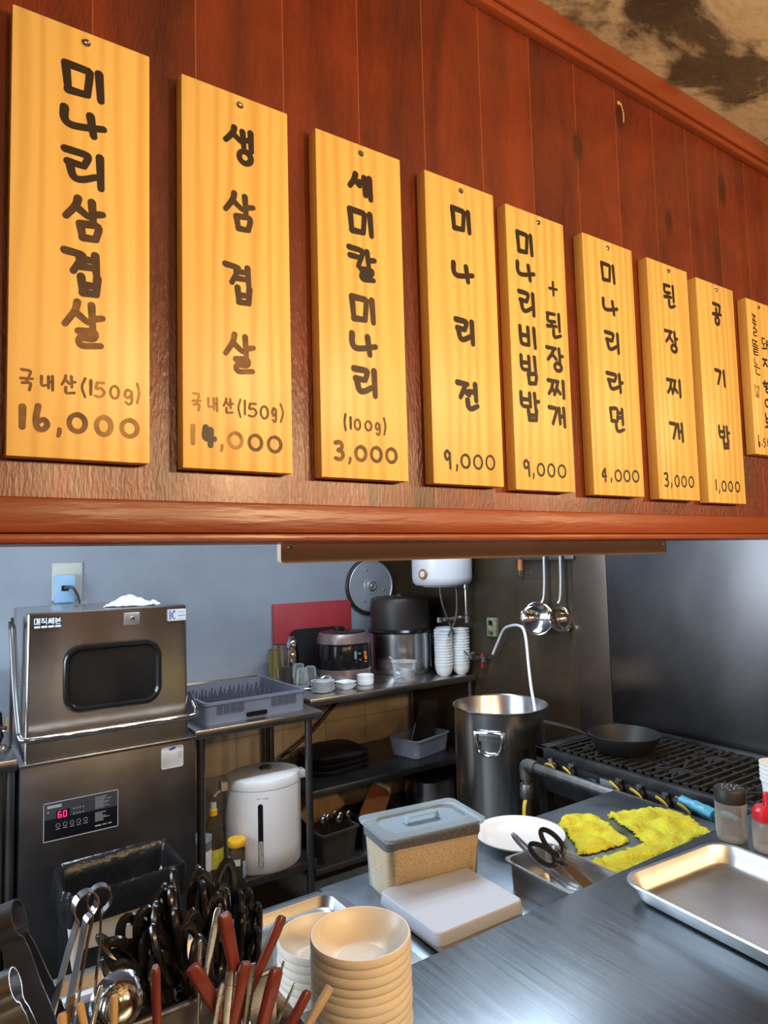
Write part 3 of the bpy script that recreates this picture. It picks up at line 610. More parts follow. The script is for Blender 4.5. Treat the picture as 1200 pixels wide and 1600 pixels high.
# wall socket above
t = thing('wall_socket', 'pale blue wall socket box on a cream plate above the dishwasher', 'socket', (.54, 3.85, 1.55))
T = TR(-.0, 0, 0)
MB().box(-.035, .11, -.010, 0, -.09, .105, .003).build('back_plate', M['cream'], t, 30)
MB().box(-.025, .072, -.045, -.01, -.10, .042, .004).build('socket_box', M['blue_plate'], t, 30)
MB().box(.005, .038, -.047, -.044, -.04, -.012).build('socket_hole', M['black'], t, 0)
MB().tube([(.022, -.046, -.024), (.05, -.075, -.022), (.075, -.07, -.06), (.085, -.06, -.10), (.088, -.05, -.16)], .008, 8, 6).build('cord', M['pipe'], t)
# steel table at the far left and the black bag on it
t = thing('steel_counter', 'plain steel counter at the left edge beside the dishwasher', 'counter', (-.2, 2.98, 0))
MB().box(-.6, .472, -.06, .6, .872, .915, .003).build('top', M['steel'], t, 30)
MB().box(-.6, .43, 0, .58, .12, .872).build('cabinet', M['dark_steel'], t, 30)
MB().tube([(.455, -.02, 0), (.455, -.02, .873)], .016, 12).build('leg', M['dark_steel'], t)
bb = MB().lathe([(.01, 0), (.07, .005), (.085, .05), (.075, .14), (.05, .19), (.02, .215), (.005, .22)], 18, sx=1, sy=.7)
for v in bb.bm.verts: v.co.x += .006*math.sin(v.co.z*60+v.co.y*40)
tag(bb.build('bag', M['bag'], loc=(.155, 3.12, .916)), 'black bag on the steel counter at the left edge of the photo', 'bag')
# bin in front of the dishwasher
t = thing('trash_bin', 'white plastic bin lined with a black bag in front of the dishwasher', 'trash bin', (.57, 2.60, 0), R(-1))
MB().secs([(.31, .21, .03, 0), (.32, .22, .03, .02), (.385, .27, .03, .53)], caps=(True, False)).build('bin', M['bin_white'], t, 30)
bg = MB().secs([(.37, .255, .03, .12), (.37, .255, .03, .50), (.372, .258, .03, .555), (.392, .28, .035, .565), (.404, .292, .035, .548), (.404, .292, .035, .50), (.396, .285, .03, .462)], n=8, caps=(True, False))
rnd = random.Random(5)
for v in bg.bm.verts:
    a = math.atan2(v.co.y, v.co.x)
    k = .006*math.sin(a*17+v.co.z*30)+.005*math.sin(a*31+2)
    v.co.x += k*math.cos(a); v.co.y += k*math.sin(a); v.co.z += .006*math.sin(a*9+1) if v.co.z > .4 else 0
bg.build('bin_liner', M['bag'], t, 60)

# ------------------------------------------------------------------ dish table
t = thing('dish_table', 'steel dish table with back rim and undershelf right of the dishwasher', 'table', (.955, 2.93, 0))
MB().box(0, .625, 0, .80, .868, .905, .003).box(0, .625, .79, .80, .905, .975, .002).build('tabletop', M['steel'], t, 30)
MB().box(0, .60, .03, .70, .165, .20, .003).build('undershelf', M['dark_steel'], t, 30)
for x, y in ((.035, .035), (.565, .035), (.06, .62), (.575, .50)):
    MB().tube([(x, y, 0), (x, y, .868)], .018, 14).build('leg', M['dark_steel'], t)
# dish rack
t = thing('dish_rack', 'grey plastic dishwasher rack full of pegs on the dish table', 'rack', (1.265, 3.245, .9055), R(1.5))
o = MB().secs([(.50, .50, .02, .004), (.50, .50, .02, .1)], caps=(False, False))
q = MB().secs([(.50, .50, .02, 0), (.508, .508, .02, .085), (.515, .515, .02, .088), (.515, .515, .02, .1), (.488, .488, .015, .1), (.484, .484, .015, .008)], caps=(True, True))
q.build('crate', M['grey_rack'], t, 30)
sl = MB()
for x0 in (-.2, .07):
    for k in range(4): sl.box(x0+k*.034, x0+k*.034+.027, -.2565, -.249, .048, .082)
for y0 in (-.2, .07):
    for k in range(4): sl.box(.249, .2565, y0+k*.034, y0+k*.034+.027, .048, .082)
sl.build('slot', M['rack_peg'], t, 0)
MB().loft([[(x, y, z) for x, z in rrect(.105, .022, .01)] for y in (-.2562, -.249)]).xf(TR(-.005, 0, .022)).build('hand_hole', M['window_black'], t, 0)
pg = MB()
for i in range(9):
    for j in range(9):
        x, y = -.2+i*.05, -.2+j*.05
        pg.loft([[(x+a, y+c, z) for a, c in ((-s_, -s_), (s_, -s_), (s_, s_), (-s_, s_))] for s_, z in ((.006, .008), (.003, .082))])
pg.build('peg', M['rack_peg'], t, 0, kind='stuff')
# white urn on the undershelf
t = thing('dispenser', 'large white oval dispenser with black level window under the dish table', 'dispenser', (1.34, 3.10, .201), R(-8))
pf = [(.168, .0), (.178, .012), (.182, .1), (.182, .36), (.180, .375)]
MB().lathe(pf, 48, sy=.86).build('body', M['white'], t)
MB().lathe([(.182, .377), (.182, .402), (.176, .416), (.160, .422), (.001, .424)], 48, sy=.86).build('lid', M['white'], t)
MB().lathe([(.03, .422), (.03, .43), (.024, .436), (.001, .436)], 24, TR(.02, .03, 0)).build('lid_knob', M['dark_steel'], t)
def on_front(mb):
    for v in mb.bm.verts:
        y0 = -.182*.86*math.sqrt(max(0, 1-(v.co.x/.182)**2)); v.co.y += y0
    return mb
on_front(MB().loft([[(x, y, z) for x, z in rrect(.022, .285, .011, 6)] for y in (.004, -.0012)]).xf(TR(-.055, 0, .178))).build('level_window', M['window_black'], t, 0)
on_front(MB().loft([[(x, y, z) for x, z in rrect(.019, .118, .009, 6)] for y in (.004, -.0024)]).xf(TR(-.055, 0, .096))).build('level_fill', mat('pale_grain', (.36, .33, .29), .6, var=.3, scale=60), t, 0)
on_front(MB().box(-.07, -.03, -.0008, .004, .342, .345).lathe([(.004, .001), (.004, -.003)], 10, TR(-.024, 0, .3435) @ FX)).build('mark', M['print_grey'], t, 0)
for sx in (-1, 1):
    h = MB().box(-.018, .026, -.028, .028, .365, .405, .006).strip([(.012, 0, .372), (.04, 0, .362), (.055, 0, .345)], (0, 1, 0), .03, .009)
    h.xf(TR(sx*.182, 0, 0) @ RZ(0 if sx > 0 else 180)); h.build('clasp', M['white'], t, 30)
# bottles by it
t = thing('sauce_bottle', 'dark sauce bottle with yellow cap and blue label beside the white dispenser', 'bottle', (1.152, 2.968, .201))
MB().lathe([(.037, 0), (.039, .006), (.039, .145), (.036, .155), (.036, .17)], 28).build('bottle', M['amber'], t)
MB().lathe([(.034, .003), (.036, .008), (.036, .072), (.001, .072)], 28).build('sauce', M['soy'], t)
MB().lathe([(.040, .165), (.042, .169), (.042, .186), (.039, .192), (.001, .193)], 28).build('cap', M['yellow'], t)
def band(r, z0, z1, a0, a1, n=16): return MB().loft([[(r*math.cos(R(a0+(a1-a0)*k/n)), r*math.sin(R(a0+(a1-a0)*k/n)), z) for k in range(n+1)] for z in (z0, z1)], (False, False), False)
band(.0397, .03, .102, -70, 10).build('label', M['blue_label'], t, 60)
band(.0398, .088, .116, -150, -88).build('tape', M['cream'], t, 60)
t = thing('oil_bottle', 'tall clear oil bottle with yellow label behind the yellow-capped sauce bottle', 'bottle', (1.088, 3.09, .201))
MB().lathe([(.042, 0), (.046, .01), (.046, .17), (.040, .22), (.018, .27), (.016, .285)], 28).build('bottle', M['amber'], t)
MB().lathe([(.0185, .275), (.0185, .30), (.017, .302), (.001, .303)], 20).build('collar', M['yellow'], t)
MB().lathe([(.015, .302), (.015, .33), (.001, .331)], 20).build('cap', M['cream'], t)
band(.0467, .05, .135, -170, 10, 30).build('label', M['yellow_label'], t, 60)
t = thing('storage_jar', 'clear jar with pale lid and white label behind the table leg', 'jar', (1.02, 3.06, .201))
MB().lathe([(.043, 0), (.046, .006), (.046, .19)], 28).build('jar', M['clear'], t)
MB().lathe([(.048, .185), (.048, .208), (.001, .21)], 28).build('lid', M['milky'], t)
band(.0467, .06, .15, -130, -20).build('label', M['paper'], t, 60)

# ------------------------------------------------------------------ shelf unit right of it
SZ = .91
t = thing('shelf_unit', 'three-tier steel shelf unit in the corner carrying the rice cooker', 'shelf', (1.64, 3.17, 0))
MB().box(0, 1.15, 0, .66, .872, SZ, .003).build('top_shelf', M['steel'], t, 30)
MB().box(0, 1.15, .03, .66, .395, .43, .003).build('middle_shelf', M['dark_steel'], t, 30)
MB().box(0, 1.15, -.03, .66, .03, .06, .003).build('bottom_shelf', M['dark_steel'], t, 30)
for x, y in ((.02, .64), (1.12, .64), (1.12, .03)): MB().tube([(x, y, 0), (x, y, .873)], .017, 12).build('leg', M['dark_steel'], t)
MB().tube([(.62, .655, .80), (.45, .645, .66), (.30, .63, .55), (.1, .62, .45)], .011, 8, 6).build('drain_hose', M['black'], t)
lo = MB().tube([(.62, .6, .87), (.64, .58, .82), (.70, .57, .80), (.76, .58, .83), (.77, .6, .87)], .006, 8, 6)
lo.build('cable', M['black'], t)
tag(MB().box(-.28, .28, -.008, .008, 0, .462, .004).xf(RX(-2)).build('cutting_board', M['red_board'], loc=(2.015, 3.822, SZ)), 'red cutting board leaning on the grey wall behind the rice cooker', 'cutting board')
tb = MB().loft([[(x, y, z) for x, z in rrect(.40, .30, .05, 6)] for y in (.006, -.006, -.012)] + [[(x, -.010, z) for x, z in rrect(.36, .26, .04, 6)]])
tb.xf(TR(0, 0, .15) @ RX(-3)); tag(tb.build('tray', M['black_matte'], loc=(2.03, 3.795, SZ)), 'black tray standing behind the rice cooker against the red board', 'tray')
# big lid on the wall
t = thing('pot_lid', 'large round aluminium lid hung on the back wall above the brown warmer', 'lid', (2.455, 3.846, 1.455))
MB().lathe([(.175, .012), (.178, .02), (.168, .026), (.162, .020), (.060, .022), (.056, .027), (.001, .027)], 56, FX).build('disc', M['lid_alu'], t)
MB().tube([(.182*math.cos(a*.1309), -.012, .182*math.sin(a*.1309)) for a in range(48)], .013, 10, closed=True).build('rim', M['taupe'], t)
MB().lathe([(.034, .027), (.034, .036), (.024, .038), (.022, .034), (.012, .034), (.010, .042), (.001, .042)], 28, FX).build('vent', M['aluminium'], t)
rv = MB()
for x, z in ((-.035, .105), (-.06, -.10), (.10, -.03)): rv.lathe([(.006, .022), (.005, .028), (.001, .029)], 10, TR(x, 0, z) @ FX)
rv.build('rivet', M['chrome'], t)
# rice cooker
t = thing('rice_cooker', 'dark round pressure rice cooker with rose metal band and lit display', 'rice cooker', (2.085, 3.58, SZ+.001), R(-14))
MB().lathe([(.14, 0), (.155, .004), (.166, .02), (.170, .075)], 40, sy=.95).build('base', M['rose'], t)
MB().lathe([(.170, .075), (.172, .12), (.168, .205), (.162, .225)], 40, sy=.95).build('body', M['window_black'], t)
MB().lathe([(.163, .225), (.160, .255), (.150, .280), (.140, .284)], 40, sy=.95).build('band', M['rose'], t)
MB().lathe([(.142, .281), (.13, .290), (.08, .296), (.001, .298)], 40, sy=.95).build('lid', M['black'], t)
MB().lathe([(.036, .293), (.034, .312), (.026, .318), (.001, .319)], 20, TR(-.02, .02, 0)).build('steam_vent', M['black'], t)
dp = MB(); T0 = RZ(28)
def cyl_face(mb, x, z, w_, h_, y=-.1725*.985):
    mb.box(x, x+w_, y-.004, y+.012, z, z+h_); return mb
for x, z, w_, h_ in ((.010, .170, .010, .005), (.011, .158, .009, .004), (.012, .146, .011, .004), (.018, .132, .004, .010), (.014, .116, .006, .004)): cyl_face(dp, x, z, w_, h_)
dp.xf(T0); dp.build('display', M['led_o'], t, 0)
dp = MB()
for x, z, w_, h_ in ((-.065, .14, .003, .045), (-.035, .165, .008, .008), (-.03, .13, .006, .006)): cyl_face(dp, x, z, w_, h_)
dp.xf(T0); dp.build('button', M['print_grey'], t, 0)
# rice warmer
t = thing('rice_warmer', 'big steel rice warmer with tall brown lid in the corner', 'rice warmer', (2.53, 3.60, SZ+.001), R(20))
MB().lathe([(.19, 0), (.198, .01), (.2, .03), (.2, .252), (.001, .252)], 48).build('body', M['pot_steel'], t)
MB().lathe([(.214, .252), (.216, .262), (.208, .276), (.202, .278), (.001, .279)], 48).build('rim', M['black'], t)
MB().lathe([(.196, .278), (.195, .44), (.186, .468), (.165, .478), (.001, .482)], 48).build('lid', M['taupe'], t)
MB().lathe([(.03, .48), (.028, .492), (.001, .494)], 16).build('knob', M['taupe'], t)
MB().box(-.06, .06, -.222, -.19, .17, .25, .006).xf(RZ(38)).build('latch', M['black'], t, 30)
h = MB()
for a in (-96, -72): h.strip([(.201*math.cos(R(a)), .201*math.sin(R(a)), z) for z in (.03, .24)], (-math.sin(R(a)), math.cos(R(a)), 0), .022, .002)
h.build('trim_strip', M['chrome'], t)
# saucers with a steel bowl
def bowl_prof(r0, r1, h_, th, foot=.3):
    return [(r0*.9, 0), (r0, .002), (r0*1.0+(r1-r0)*.62, h_*.42), (r1*.985, h_*.9), (r1, h_), (r1-th*.8, h_), (r1*.985-th, h_*.88), (r0+(r1-r0)*.58-th, h_*.44), (r0*.8, th*1.2), (.001, th)]
NS = 6
proto = None
for k in range(NS):
    z = SZ+.001+(NS-1-k)*.0095
    lab = '%s white saucer of the stack under the small steel bowl' % nth(k, NS)
    if not proto: proto = tag(MB().lathe(bowl_prof(.028, .066, .017, .0025), 32).build('saucer', M['melamine'], loc=(1.785, 3.30, z)), lab, 'saucer', 'white saucers on the shelf')
    else: copy_thing(proto, lab, (1.785+.001*math.sin(k*2), 3.30+.001*math.cos(k*3), z))
tag(MB().lathe(bowl_prof(.032, .051, .036, .002), 32).build('bowl', M['chrome'], loc=(1.785, 3.30, SZ+.0515)), 'small shiny steel bowl on top of the white saucers', 'bowl')
sd = MB().secs([(.05, .05, .008, 0), (.056, .056, .008, .003), (.098, .098, .012, .028), (.092, .092, .011, .028), (.052, .052, .008, .006)], n=4)
sq = tag(sd.build('square_dish', M['melamine'], loc=(1.925, 3.29, SZ+.0175)), 'upper white square dish of the pair before the rice cooker', 'dish', 'white square dishes on the shelf')
sq.rotation_euler = (0, 0, R(8))
copy_thing(sq, 'lower white square dish of the pair before the rice cooker', (1.925, 3.29, SZ+.001), R(6))
rd = tag(MB().lathe([(.036, 0), (.044, .003), (.048, .012), (.049, .032), (.045, .032), (.044, .012), (.001, .006)], 32).build('round_dish', M['melamine'], loc=(2.085, 3.335, SZ+.027)), 'upper white round dish of the pair right of the square dishes', 'dish', 'white round dishes on the shelf')
copy_thing(rd, 'lower white round dish of the pair right of the square dishes', (2.085, 3.335, SZ+.001))
# cups and glasses at the shelf's left end
t = thing('metal_tray', 'small oval steel tray under the upturned glasses', 'tray', (1.775, 3.545, SZ+.001))
MB().lathe([(.12, 0), (.135, .006), (.138, .012), (.132, .012), (.118, .004), (.001, .004)], 40, sx=.8, sy=1.0).build('tray', M['chrome'], t)
tag(MB().lathe([(.030, 0), (.033, .003), (.036, .20), (.033, .20), (.030, .01), (.001, .008)][::1], 28).build('cup', M['gold'], loc=(1.69, 3.72, SZ+.001)), 'tall gold metal cup left of the glasses', 'cup')
gl = [(.037, 0), (.039, .004), (.030, .096), (.024, .102), (.001, .102)]
gi = [(.001, .093), (.026, .09), (.0355, .004)]
def tumbler(m, loc, lab, s=1, grp='upturned glasses on the shelf'):
    return tag(MB().lathe([(r*s, z*s) for r, z in [(.0345, 0)]+gl], 24).build('glass', m, loc=loc), lab, 'glass', grp)
tumbler(M['smoke'], (1.705, 3.585, SZ+.0135), 'brown tinted upturned glass in front of the gold cup')
tumbler(M['glass'], (1.745, 3.465, SZ+.0135), 'clear upturned glass nearest the white saucers')
tumbler(M['glass'], (1.815, 3.50, SZ+.0135), 'clear upturned glass behind the saucers and next to the rice cooker')
tumbler(M['glass'], (1.79, 3.60, SZ+.0135), 'clear upturned glass at the back beneath the steel shaker', 1.05)
t = thing('shaker', 'shiny steel shaker rising behind the clear glasses', 'shaker', (1.80, 3.71, SZ+.001))
MB().lathe([(.040, 0), (.042, .004), (.040, .17), (.034, .19)], 24).build('cup', M['chrome'], t)
MB().lathe([(.034, .19), (.034, .225), (.026, .25), (.020, .255), (.020, .27), (.001, .272)], 24).build('cap', M['chrome'], t)
tag(MB().lathe([(.042, 0), (.044, .22), (.041, .22), (.039, .006), (.001, .005)], 24).build('tumbler', M['pot_steel'], loc=(1.755, 3.77, SZ+.001)), 'tall steel tumbler right of the gold cup', 'tumbler')
# clear measuring cup with a scoop
t = thing('measuring_cup', 'clear plastic cup in front of the rice warmer', 'cup', (2.315, 3.27, SZ+.001))
MB().lathe([(.056, 0), (.060, .003), (.072, .115), (.077, .117)], 32).build('cup', M['clear'], t)
sc = MB().lathe([(.001, .012), (.03, .018), (.045, .045), (.048, .07), (.045, .07), (.03, .024), (.001, .018)], 24, TR(.012, 0, 0) @ RY(14))
sc.strip([(-.03, 0, .075), (-.075, 0, .125), (-.10, 0, .15)], (0, 1, 0), .016, .005, 5)
tag(sc.build('scoop', M['white'], loc=(2.315, 3.27, SZ+.002)), 'white rice scoop standing in the clear plastic cup', 'scoop')
# white cups
NC = 14
cupm = MB().lathe([(.026, 0), (.028, .004), (.044, .016), (.053, .042), (.055, .066), (.058, .072), (.057, .074), (.053, .071), (.050, .042), (.040, .018), (.001, .010)], 28)
proto = None
for si, (x, y, n, nm) in enumerate(((2.605, 3.255, 13, 'left front stack'), (2.725, 3.235, 13, 'right stack'), (2.70, 3.36, 13, 'rear stack'))):
    for k in range(n):
        z = SZ+.001+(n-1-k)*.0172
        lab = '%s white cup of the %s beside the rice warmer' % (nth(k, n), nm)
        if not proto: proto = tag(cupm.build('white_cup', M['melamine'], loc=(x, y, z)), lab, 'cup', 'stacked white cups on the shelf')
        else: copy_thing(proto, lab, (x+.0012*math.sin(k*5), y+.0012*math.cos(k*3), z))
# middle shelf: black pans, plastic box, clear lid
for k in range(3):
    w_ = .40-.012*k
    pn = MB().secs([(w_*.86, .34*.86, .09, 0), (w_*.98, .33, .10, .026), (w_, .34, .10, .03), (w_*.97, .325, .095, .03), (w_*.84, .34*.82, .085, .006)], n=6)
    if k == 2: pn.secs([(w_*.97, .325, .095, .031), (w_*.7, .2, .08, .06), (w_*.66, .18, .07, .062)], n=6)
    o = tag(pn.build('griddle_pan', M['black_matte'], loc=(1.96, 3.52, .4305+.031*k)), ['lowest of the stacked black griddle pans', 'middle one of the stacked black griddle pans', 'covered black griddle pan on top of its stack'][k]+' on the middle shelf', 'pan', 'black griddle pans')
    o.rotation_euler = (0, 0, R(6-5*k))
t = thing('plastic_box', 'translucent plastic box on the middle shelf', 'box', (2.53, 3.43, .431), R(14))
MB().secs([(.29, .20, .03, 0), (.30, .21, .03, .005), (.33, .235, .035, .105), (.342, .247, .035, .107), (.342, .247, .035, .112), (.326, .231, .033, .112), (.295, .205, .03, .01)], n=6).build('box', M['milky'], t)
t = tag(MB().loft([[(x, y, z) for x, z in rrect(.15, .30, .02)] for y in (-.004, .004)]).xf(TR(0, 0, .15) @ RX(8) @ RY(8)).build('clear_panel', M['smoke'], loc=(2.59, 3.44, .445)), 'tall clear plastic lid standing in the translucent box', 'lid')
tag(MB().tube([(0, 0, 0), (.07, .02, .16)], .004, 8).build('steel_rod', M['chrome'], loc=(2.44, 3.42, .445)), 'thin steel rod leaning in the translucent box', 'rod')
# bottom shelf
t = thing('cutlery_basket', 'smoky plastic basket of cutlery on the bottom shelf', 'basket', (1.80, 3.25, .061), R(4))
MB().secs([(.20, .14, .02, 0), (.23, .17, .02, .14), (.246, .186, .02, .142), (.246, .186, .02, .15), (.22, .16, .02, .15), (.195, .135, .02, .006)]).build('basket', M['smoke'], t)
for k in range(7):
    x, y = 1.74+.024*k, 3.22+.03*(k % 3)
    s_ = MB().tube([(0, 0, 0), (.02*math.sin(k*2.2), .015*math.cos(k), .16)], .004, 8).ball(Vector((.02*math.sin(k*2.2), .015*math.cos(k), .178)), .022, .8, .3, 1.1, 12)
    tag(s_.build('spoon', M['chrome'], loc=(x, y, .072)), 'steel spoon standing in the smoky basket', 'spoon', 'spoons in the smoky basket')
t = thing('storage_box', 'dark grey storage box behind the grain container', 'box', (2.07, 3.27, .061), R(3))
MB().secs([(.25, .19, .03, 0), (.27, .21, .035, .17), (.282, .222, .035, .172), (.282, .222, .035, .18), (.258, .198, .03, .18), (.24, .18, .03, .01)]).build('box', M['dark_steel'], t)
for k in range(4):
    tr_ = MB().loft([[(x, y, z) for x, z in rrect(.155, .235, .03)] for y in (0, .008)] + [[(x, .006, z) for x, z in rrect(.14, .22, .025)]])
    tr_.xf(RY(32) @ RX(-6)); m_ = M['brown_tray'] if k < 2 else M['glass']
    tag(tr_.build('serving_tray', m_, loc=(2.06+.02*k, 3.24+.026*k, .236)), ['front brown tray tilted in the dark storage box', 'second brown tray behind the front tilted one', 'clear tray leaning behind the brown trays', 'rearmost clear tray in the dark storage box'][k], 'tray', 'trays in the storage box')
tag(MB().secs([(.24, .02, .008, 0), (.24, .02, .008, .18)]).xf(RY(-38)).build('chopping_board', M['brownwood'], loc=(1.93, 3.5, .14)), 'tan board leaning behind the smoky basket', 'board')
t = thing('stock_pot', 'small lidded steel pot on the bottom shelf next to the big stock pot', 'pot', (2.58, 3.40, .061))
MB().lathe([(.15, 0), (.155, .008), (.155, .22), (.16, .224), (.001, .225)], 36).build('pot', M['pot_steel'], t)
MB().lathe([(.162, .224), (.162, .23), (.12, .245), (.001, .25)], 36).build('lid', M['black_matte'], t)
MB().lathe([(.02, .248), (.022, .27), (.001, .272)], 14).build('knob', M['black'], t)
# ------------------------------------------------------------------ right wall: heater, socket, tap, ladles
t = thing('water_heater', 'white wall-hung water heater with an orange-ringed dial', 'water heater', (2.605, 3.247, 1.462))
MB().lathe([(.12, .0), (.165, .006), (.180, .022), (.185, .05), (.185, .46), (.17, .49), (.001, .50)], 56).build('tank', M['white'], t)
MB().lathe([(.001, -.006), (.118, -.006), (.125, .004)], 40).build('base_plate', M['cream'], t)
MB().box(.10, .195, -.09, .09, .1, .4, .004).build('bracket', M['dark_steel'], t, 30)
dl = TR(-.180, -.046, .075) @ RZ(-76) @ FX
MB().lathe([(.030, -.004), (.032, .004), (.029, .010), (.020, .010), (.019, .004)], 28, dl).build('dial_ring', mat('orange_ring', (.55, .20, .07), .35, .4), t)
MB().lathe([(.0195, .0), (.018, .011), (.001, .012)], 24, dl).build('dial', M['white'], t)
pp = MB().tube([(.06, -.06, 0), (.055, -.07, -.09), (.03, -.08, -.2), (-.03, -.08, -.30)], .006, 8, 6)
pp.tube([(-.06, -.05, 0), (-.055, -.06, -.1), (-.02, -.06, -.19), (.05, -.04, -.30)], .006, 8, 6)
pp.build('cable', M['pipe'], t)
fx = MB(); zs = [(.0095 if k % 2 else .012, -.02-.008*k) for k in range(22)]
fx.lathe(zs[::-1], 14, TR(.11, -.09, 0)); fx.lathe([(.018, -.23), (.018, -.19), (.012, -.185)], 12, TR(.11, -.09, 0)); fx.lathe([(.016, -.02), (.016, .01)], 12, TR(.11, -.09, 0))
fx.build('flexible_hose', M['chrome'], t)
tf = MB().tube([(-.09, -.08, -.20), (.10, -.06, -.195)], .010, 8).lathe([(.02, 0), (.02, .03)], 10, TR(-.09, -.08, -.215))
tf.build('valve', M['chrome'], t)
t = thing('switch_box', 'grimy greenish wall socket on the brown wall above the stock pot', 'socket', (2.80, 3.0, 1.21))
MB().box(-.03, 0, -.035, .04, -.055, .055, .004).build('box', mat('grimy_plastic', (.22, .22, .13), .6, var=.5, scale=30), t, 30)
MB().box(-.032, -.029, -.012, .018, .012, .04).build('socket_hole', M['black'], t, 0)
MB().lathe([(.011, 0), (.011, .022), (.001, .024)], 12, TR(-.03, -.005, -.03) @ RY(-90)).build('plug', M['pipe'], t)
t = thing('wall_tap', 'dark wall tap with a red lever left of the big stock pot', 'tap', (2.80, 3.06, 1.02))
tp = MB().tube([(0, 0, 0), (-.07, 0, 0), (-.13, -.01, .01), (-.15, -.02, .045)], .014, 10, 5).lathe([(.024, 0), (.024, .03)], 14, TR(-.05, 0, -.015))
tp.tube([(-.03, .02, 0), (-.05, .14, -.01)], .012, 10).build('body', M['pipe'], t)
MB().box(-.062, -.050, -.008, .008, -.055, .03, .003).build('lever', M['red'], t, 30)
MB().tube([(-.10, .0, .0), (-.10, .08, .02), (-.08, .16, .05)], .005, 8, 5).build('cable', M['pipe'], t)
hp = [(2.74, 2.962, 1.058), (2.735, 2.909, 1.134), (2.72, 2.842, 1.211), (2.69, 2.758, 1.24), (2.65, 2.663, 1.253), (2.61, 2.581, 1.245), (2.57, 2.522, 1.193), (2.53, 2.472, 1.071), (2.48, 2.411, .973), (2.42, 2.334, .876), (2.40, 2.33, .79)]
tag(MB().tube(hp, .0075, 10, 6).build('hose', M['white']), 'thin white hose curving from the wall tap into the big stock pot', 'hose')
def ladle(y, lab, yaw_, bx, sc):
    o = thing('ladle', lab, 'ladle', (2.785, y, 1.62), 0, 'dippers on the brown wall')
    MB().tube([(0, 0, .012), (-.02, 0, .02), (-.03, 0, 0), (-.034, 0, -.12), (-.045, 0, -.215), (-.06, .004, -.245)], .008, 10, 5).build('handle', M['aluminium'], o)
    bw = MB().lathe([(.001, -.060), (.045, -.056), (.072, -.042), (.082, -.010), (.084, .004), (.088, .005), (.080, -.008), (.070, -.038), (.044, -.051), (.001, -.055)][::-1], 40)
    bw.xf(TR(bx, 0, -.325) @ RZ(yaw_) @ RY(-78) @ Matrix.Scale(sc, 4)); bw.build('bowl', M['chrome'], o)
    return o
ladle(2.545, 'round steel dipper hanging on the brown wall, nearer the white hose', 35, -.105, 1)
ladle(2.43, 'steel dipper half hidden behind the other, next to the steel sheet', 75, -.045, .8)
hk = MB().box(2.774, 2.80, 2.36, 2.80, 1.605, 1.64, .002)
for y in (2.43, 2.545, 2.73): hk.tube([(2.78, y, 1.62), (2.765, y, 1.622), (2.762, y, 1.635)], .004, 8)
tag(hk.build('hook_rail', M['dark_steel'], smooth=30), 'dark steel hook rail holding the two dippers', 'rail')
t = thing('brush', 'orange-brown wooden handle with a metal end hanging beside the dippers', 'brush', (2.765, 2.735, 1.60))
MB().tube([(0, 0, .01), (0, 0, -.05)], [.014, .016, .013], 12).build('handle', mat('orange_wood', (.34, .11, .03), .45, var=.3), t)
MB().tube([(0, 0, -.05), (0, 0, -.068)], .009, 10).tube([(.0+.011*math.cos(a*.628), 0, -.076+.011*math.sin(a*.628)) for a in range(10)], .0025, 6, closed=True).build('ring', M['chrome'], t)

# ------------------------------------------------------------------ big stock pot on its burner stand
t = thing('burner_stand', 'low dark burner stand under the big stock pot', 'stand', (2.35, 2.5, 0))
MB().box(-.22, .22, -.2, .2, .36, .40, .005).build('top', M['stove'], t, 30)
for x in (-.2, .2):
    for y in (-.18, .18): MB().box(x-.018, x+.018, y-.018, y+.018, 0, .36).build('leg', M['stove'], t, 0)
t = thing('stock_pot', 'big tall open steel stock pot on a low burner stand', 'pot', (2.35, 2.5, .401))
MB().lathe([(.001, 0), (.212, 0), (.224, .008), (.228, .03), (.228, .488), (.234, .492), (.235, .499), (.230, .501), (.2255, .494), (.2255, .03), (.215, .008), (.001, .006)], 64).build('pot', M['pot_steel'], t)
for a in (-158+11, 33):
    hT = RZ(a) @ TR(.229, 0, .37)
    h = MB().box(-.001, .006, -.062, .062, .0, .045, .003).box(-.001, .004, -.075, -.05, -.02, .045, .001).box(-.001, .004, .05, .075, -.02, .045, .001)
    h.xf(hT); h.build('handle_plate', M['pot_steel'], t, 30)
    h = MB().tube([(.006, -.055, .04), (.012, -.062, .0), (.014, -.04, -.055), (.014, .04, -.055), (.012, .062, .0), (.006, .055, .04)], .006, 10, 4).tube([(.01, -.055, .04), (.012, 0, .043), (.01, .055, .04)], .006, 10, 4)
    h.xf(hT); h.build('handle', M['chrome'], t)

# ------------------------------------------------------------------ stove
SY0, SY1, SX0, SX1 = .98, 2.13, 2.20, 2.76
t = thing('gas_stove', 'greasy black gas range with yellow valve levers along the right wall', 'stove', (SX0, SY0, 0))
LX, LY = SX1-SX0, SY1-SY0
bd = MB().box(0, .03, 0, LY, .755, .80, .004).box(LX-.03, LX, 0, LY, .74, .815, .004).box(0, LX, LY-.05, LY, .755, .80, .004).box(0, LX, 0, .03, .755, .80, .004)
bd.box(.02, LX-.02, .02, LY-.02, .735, .765).box(.006, .03, .0, LY, .62, .757, .002).build('body', M['stove'], t, 30)
for x, y in ((.03, .03), (.03, LY-.03), (LX-.03, .03), (LX-.03, LY-.03)): MB().box(x-.02, x+.02, y-.02, y+.02, 0, .75).build('leg', M['stove'], t, 0)
MB().box(.03, LX-.03, .03, LY-.03, .2, .23).build('undershelf', M['stove'], t, 0)
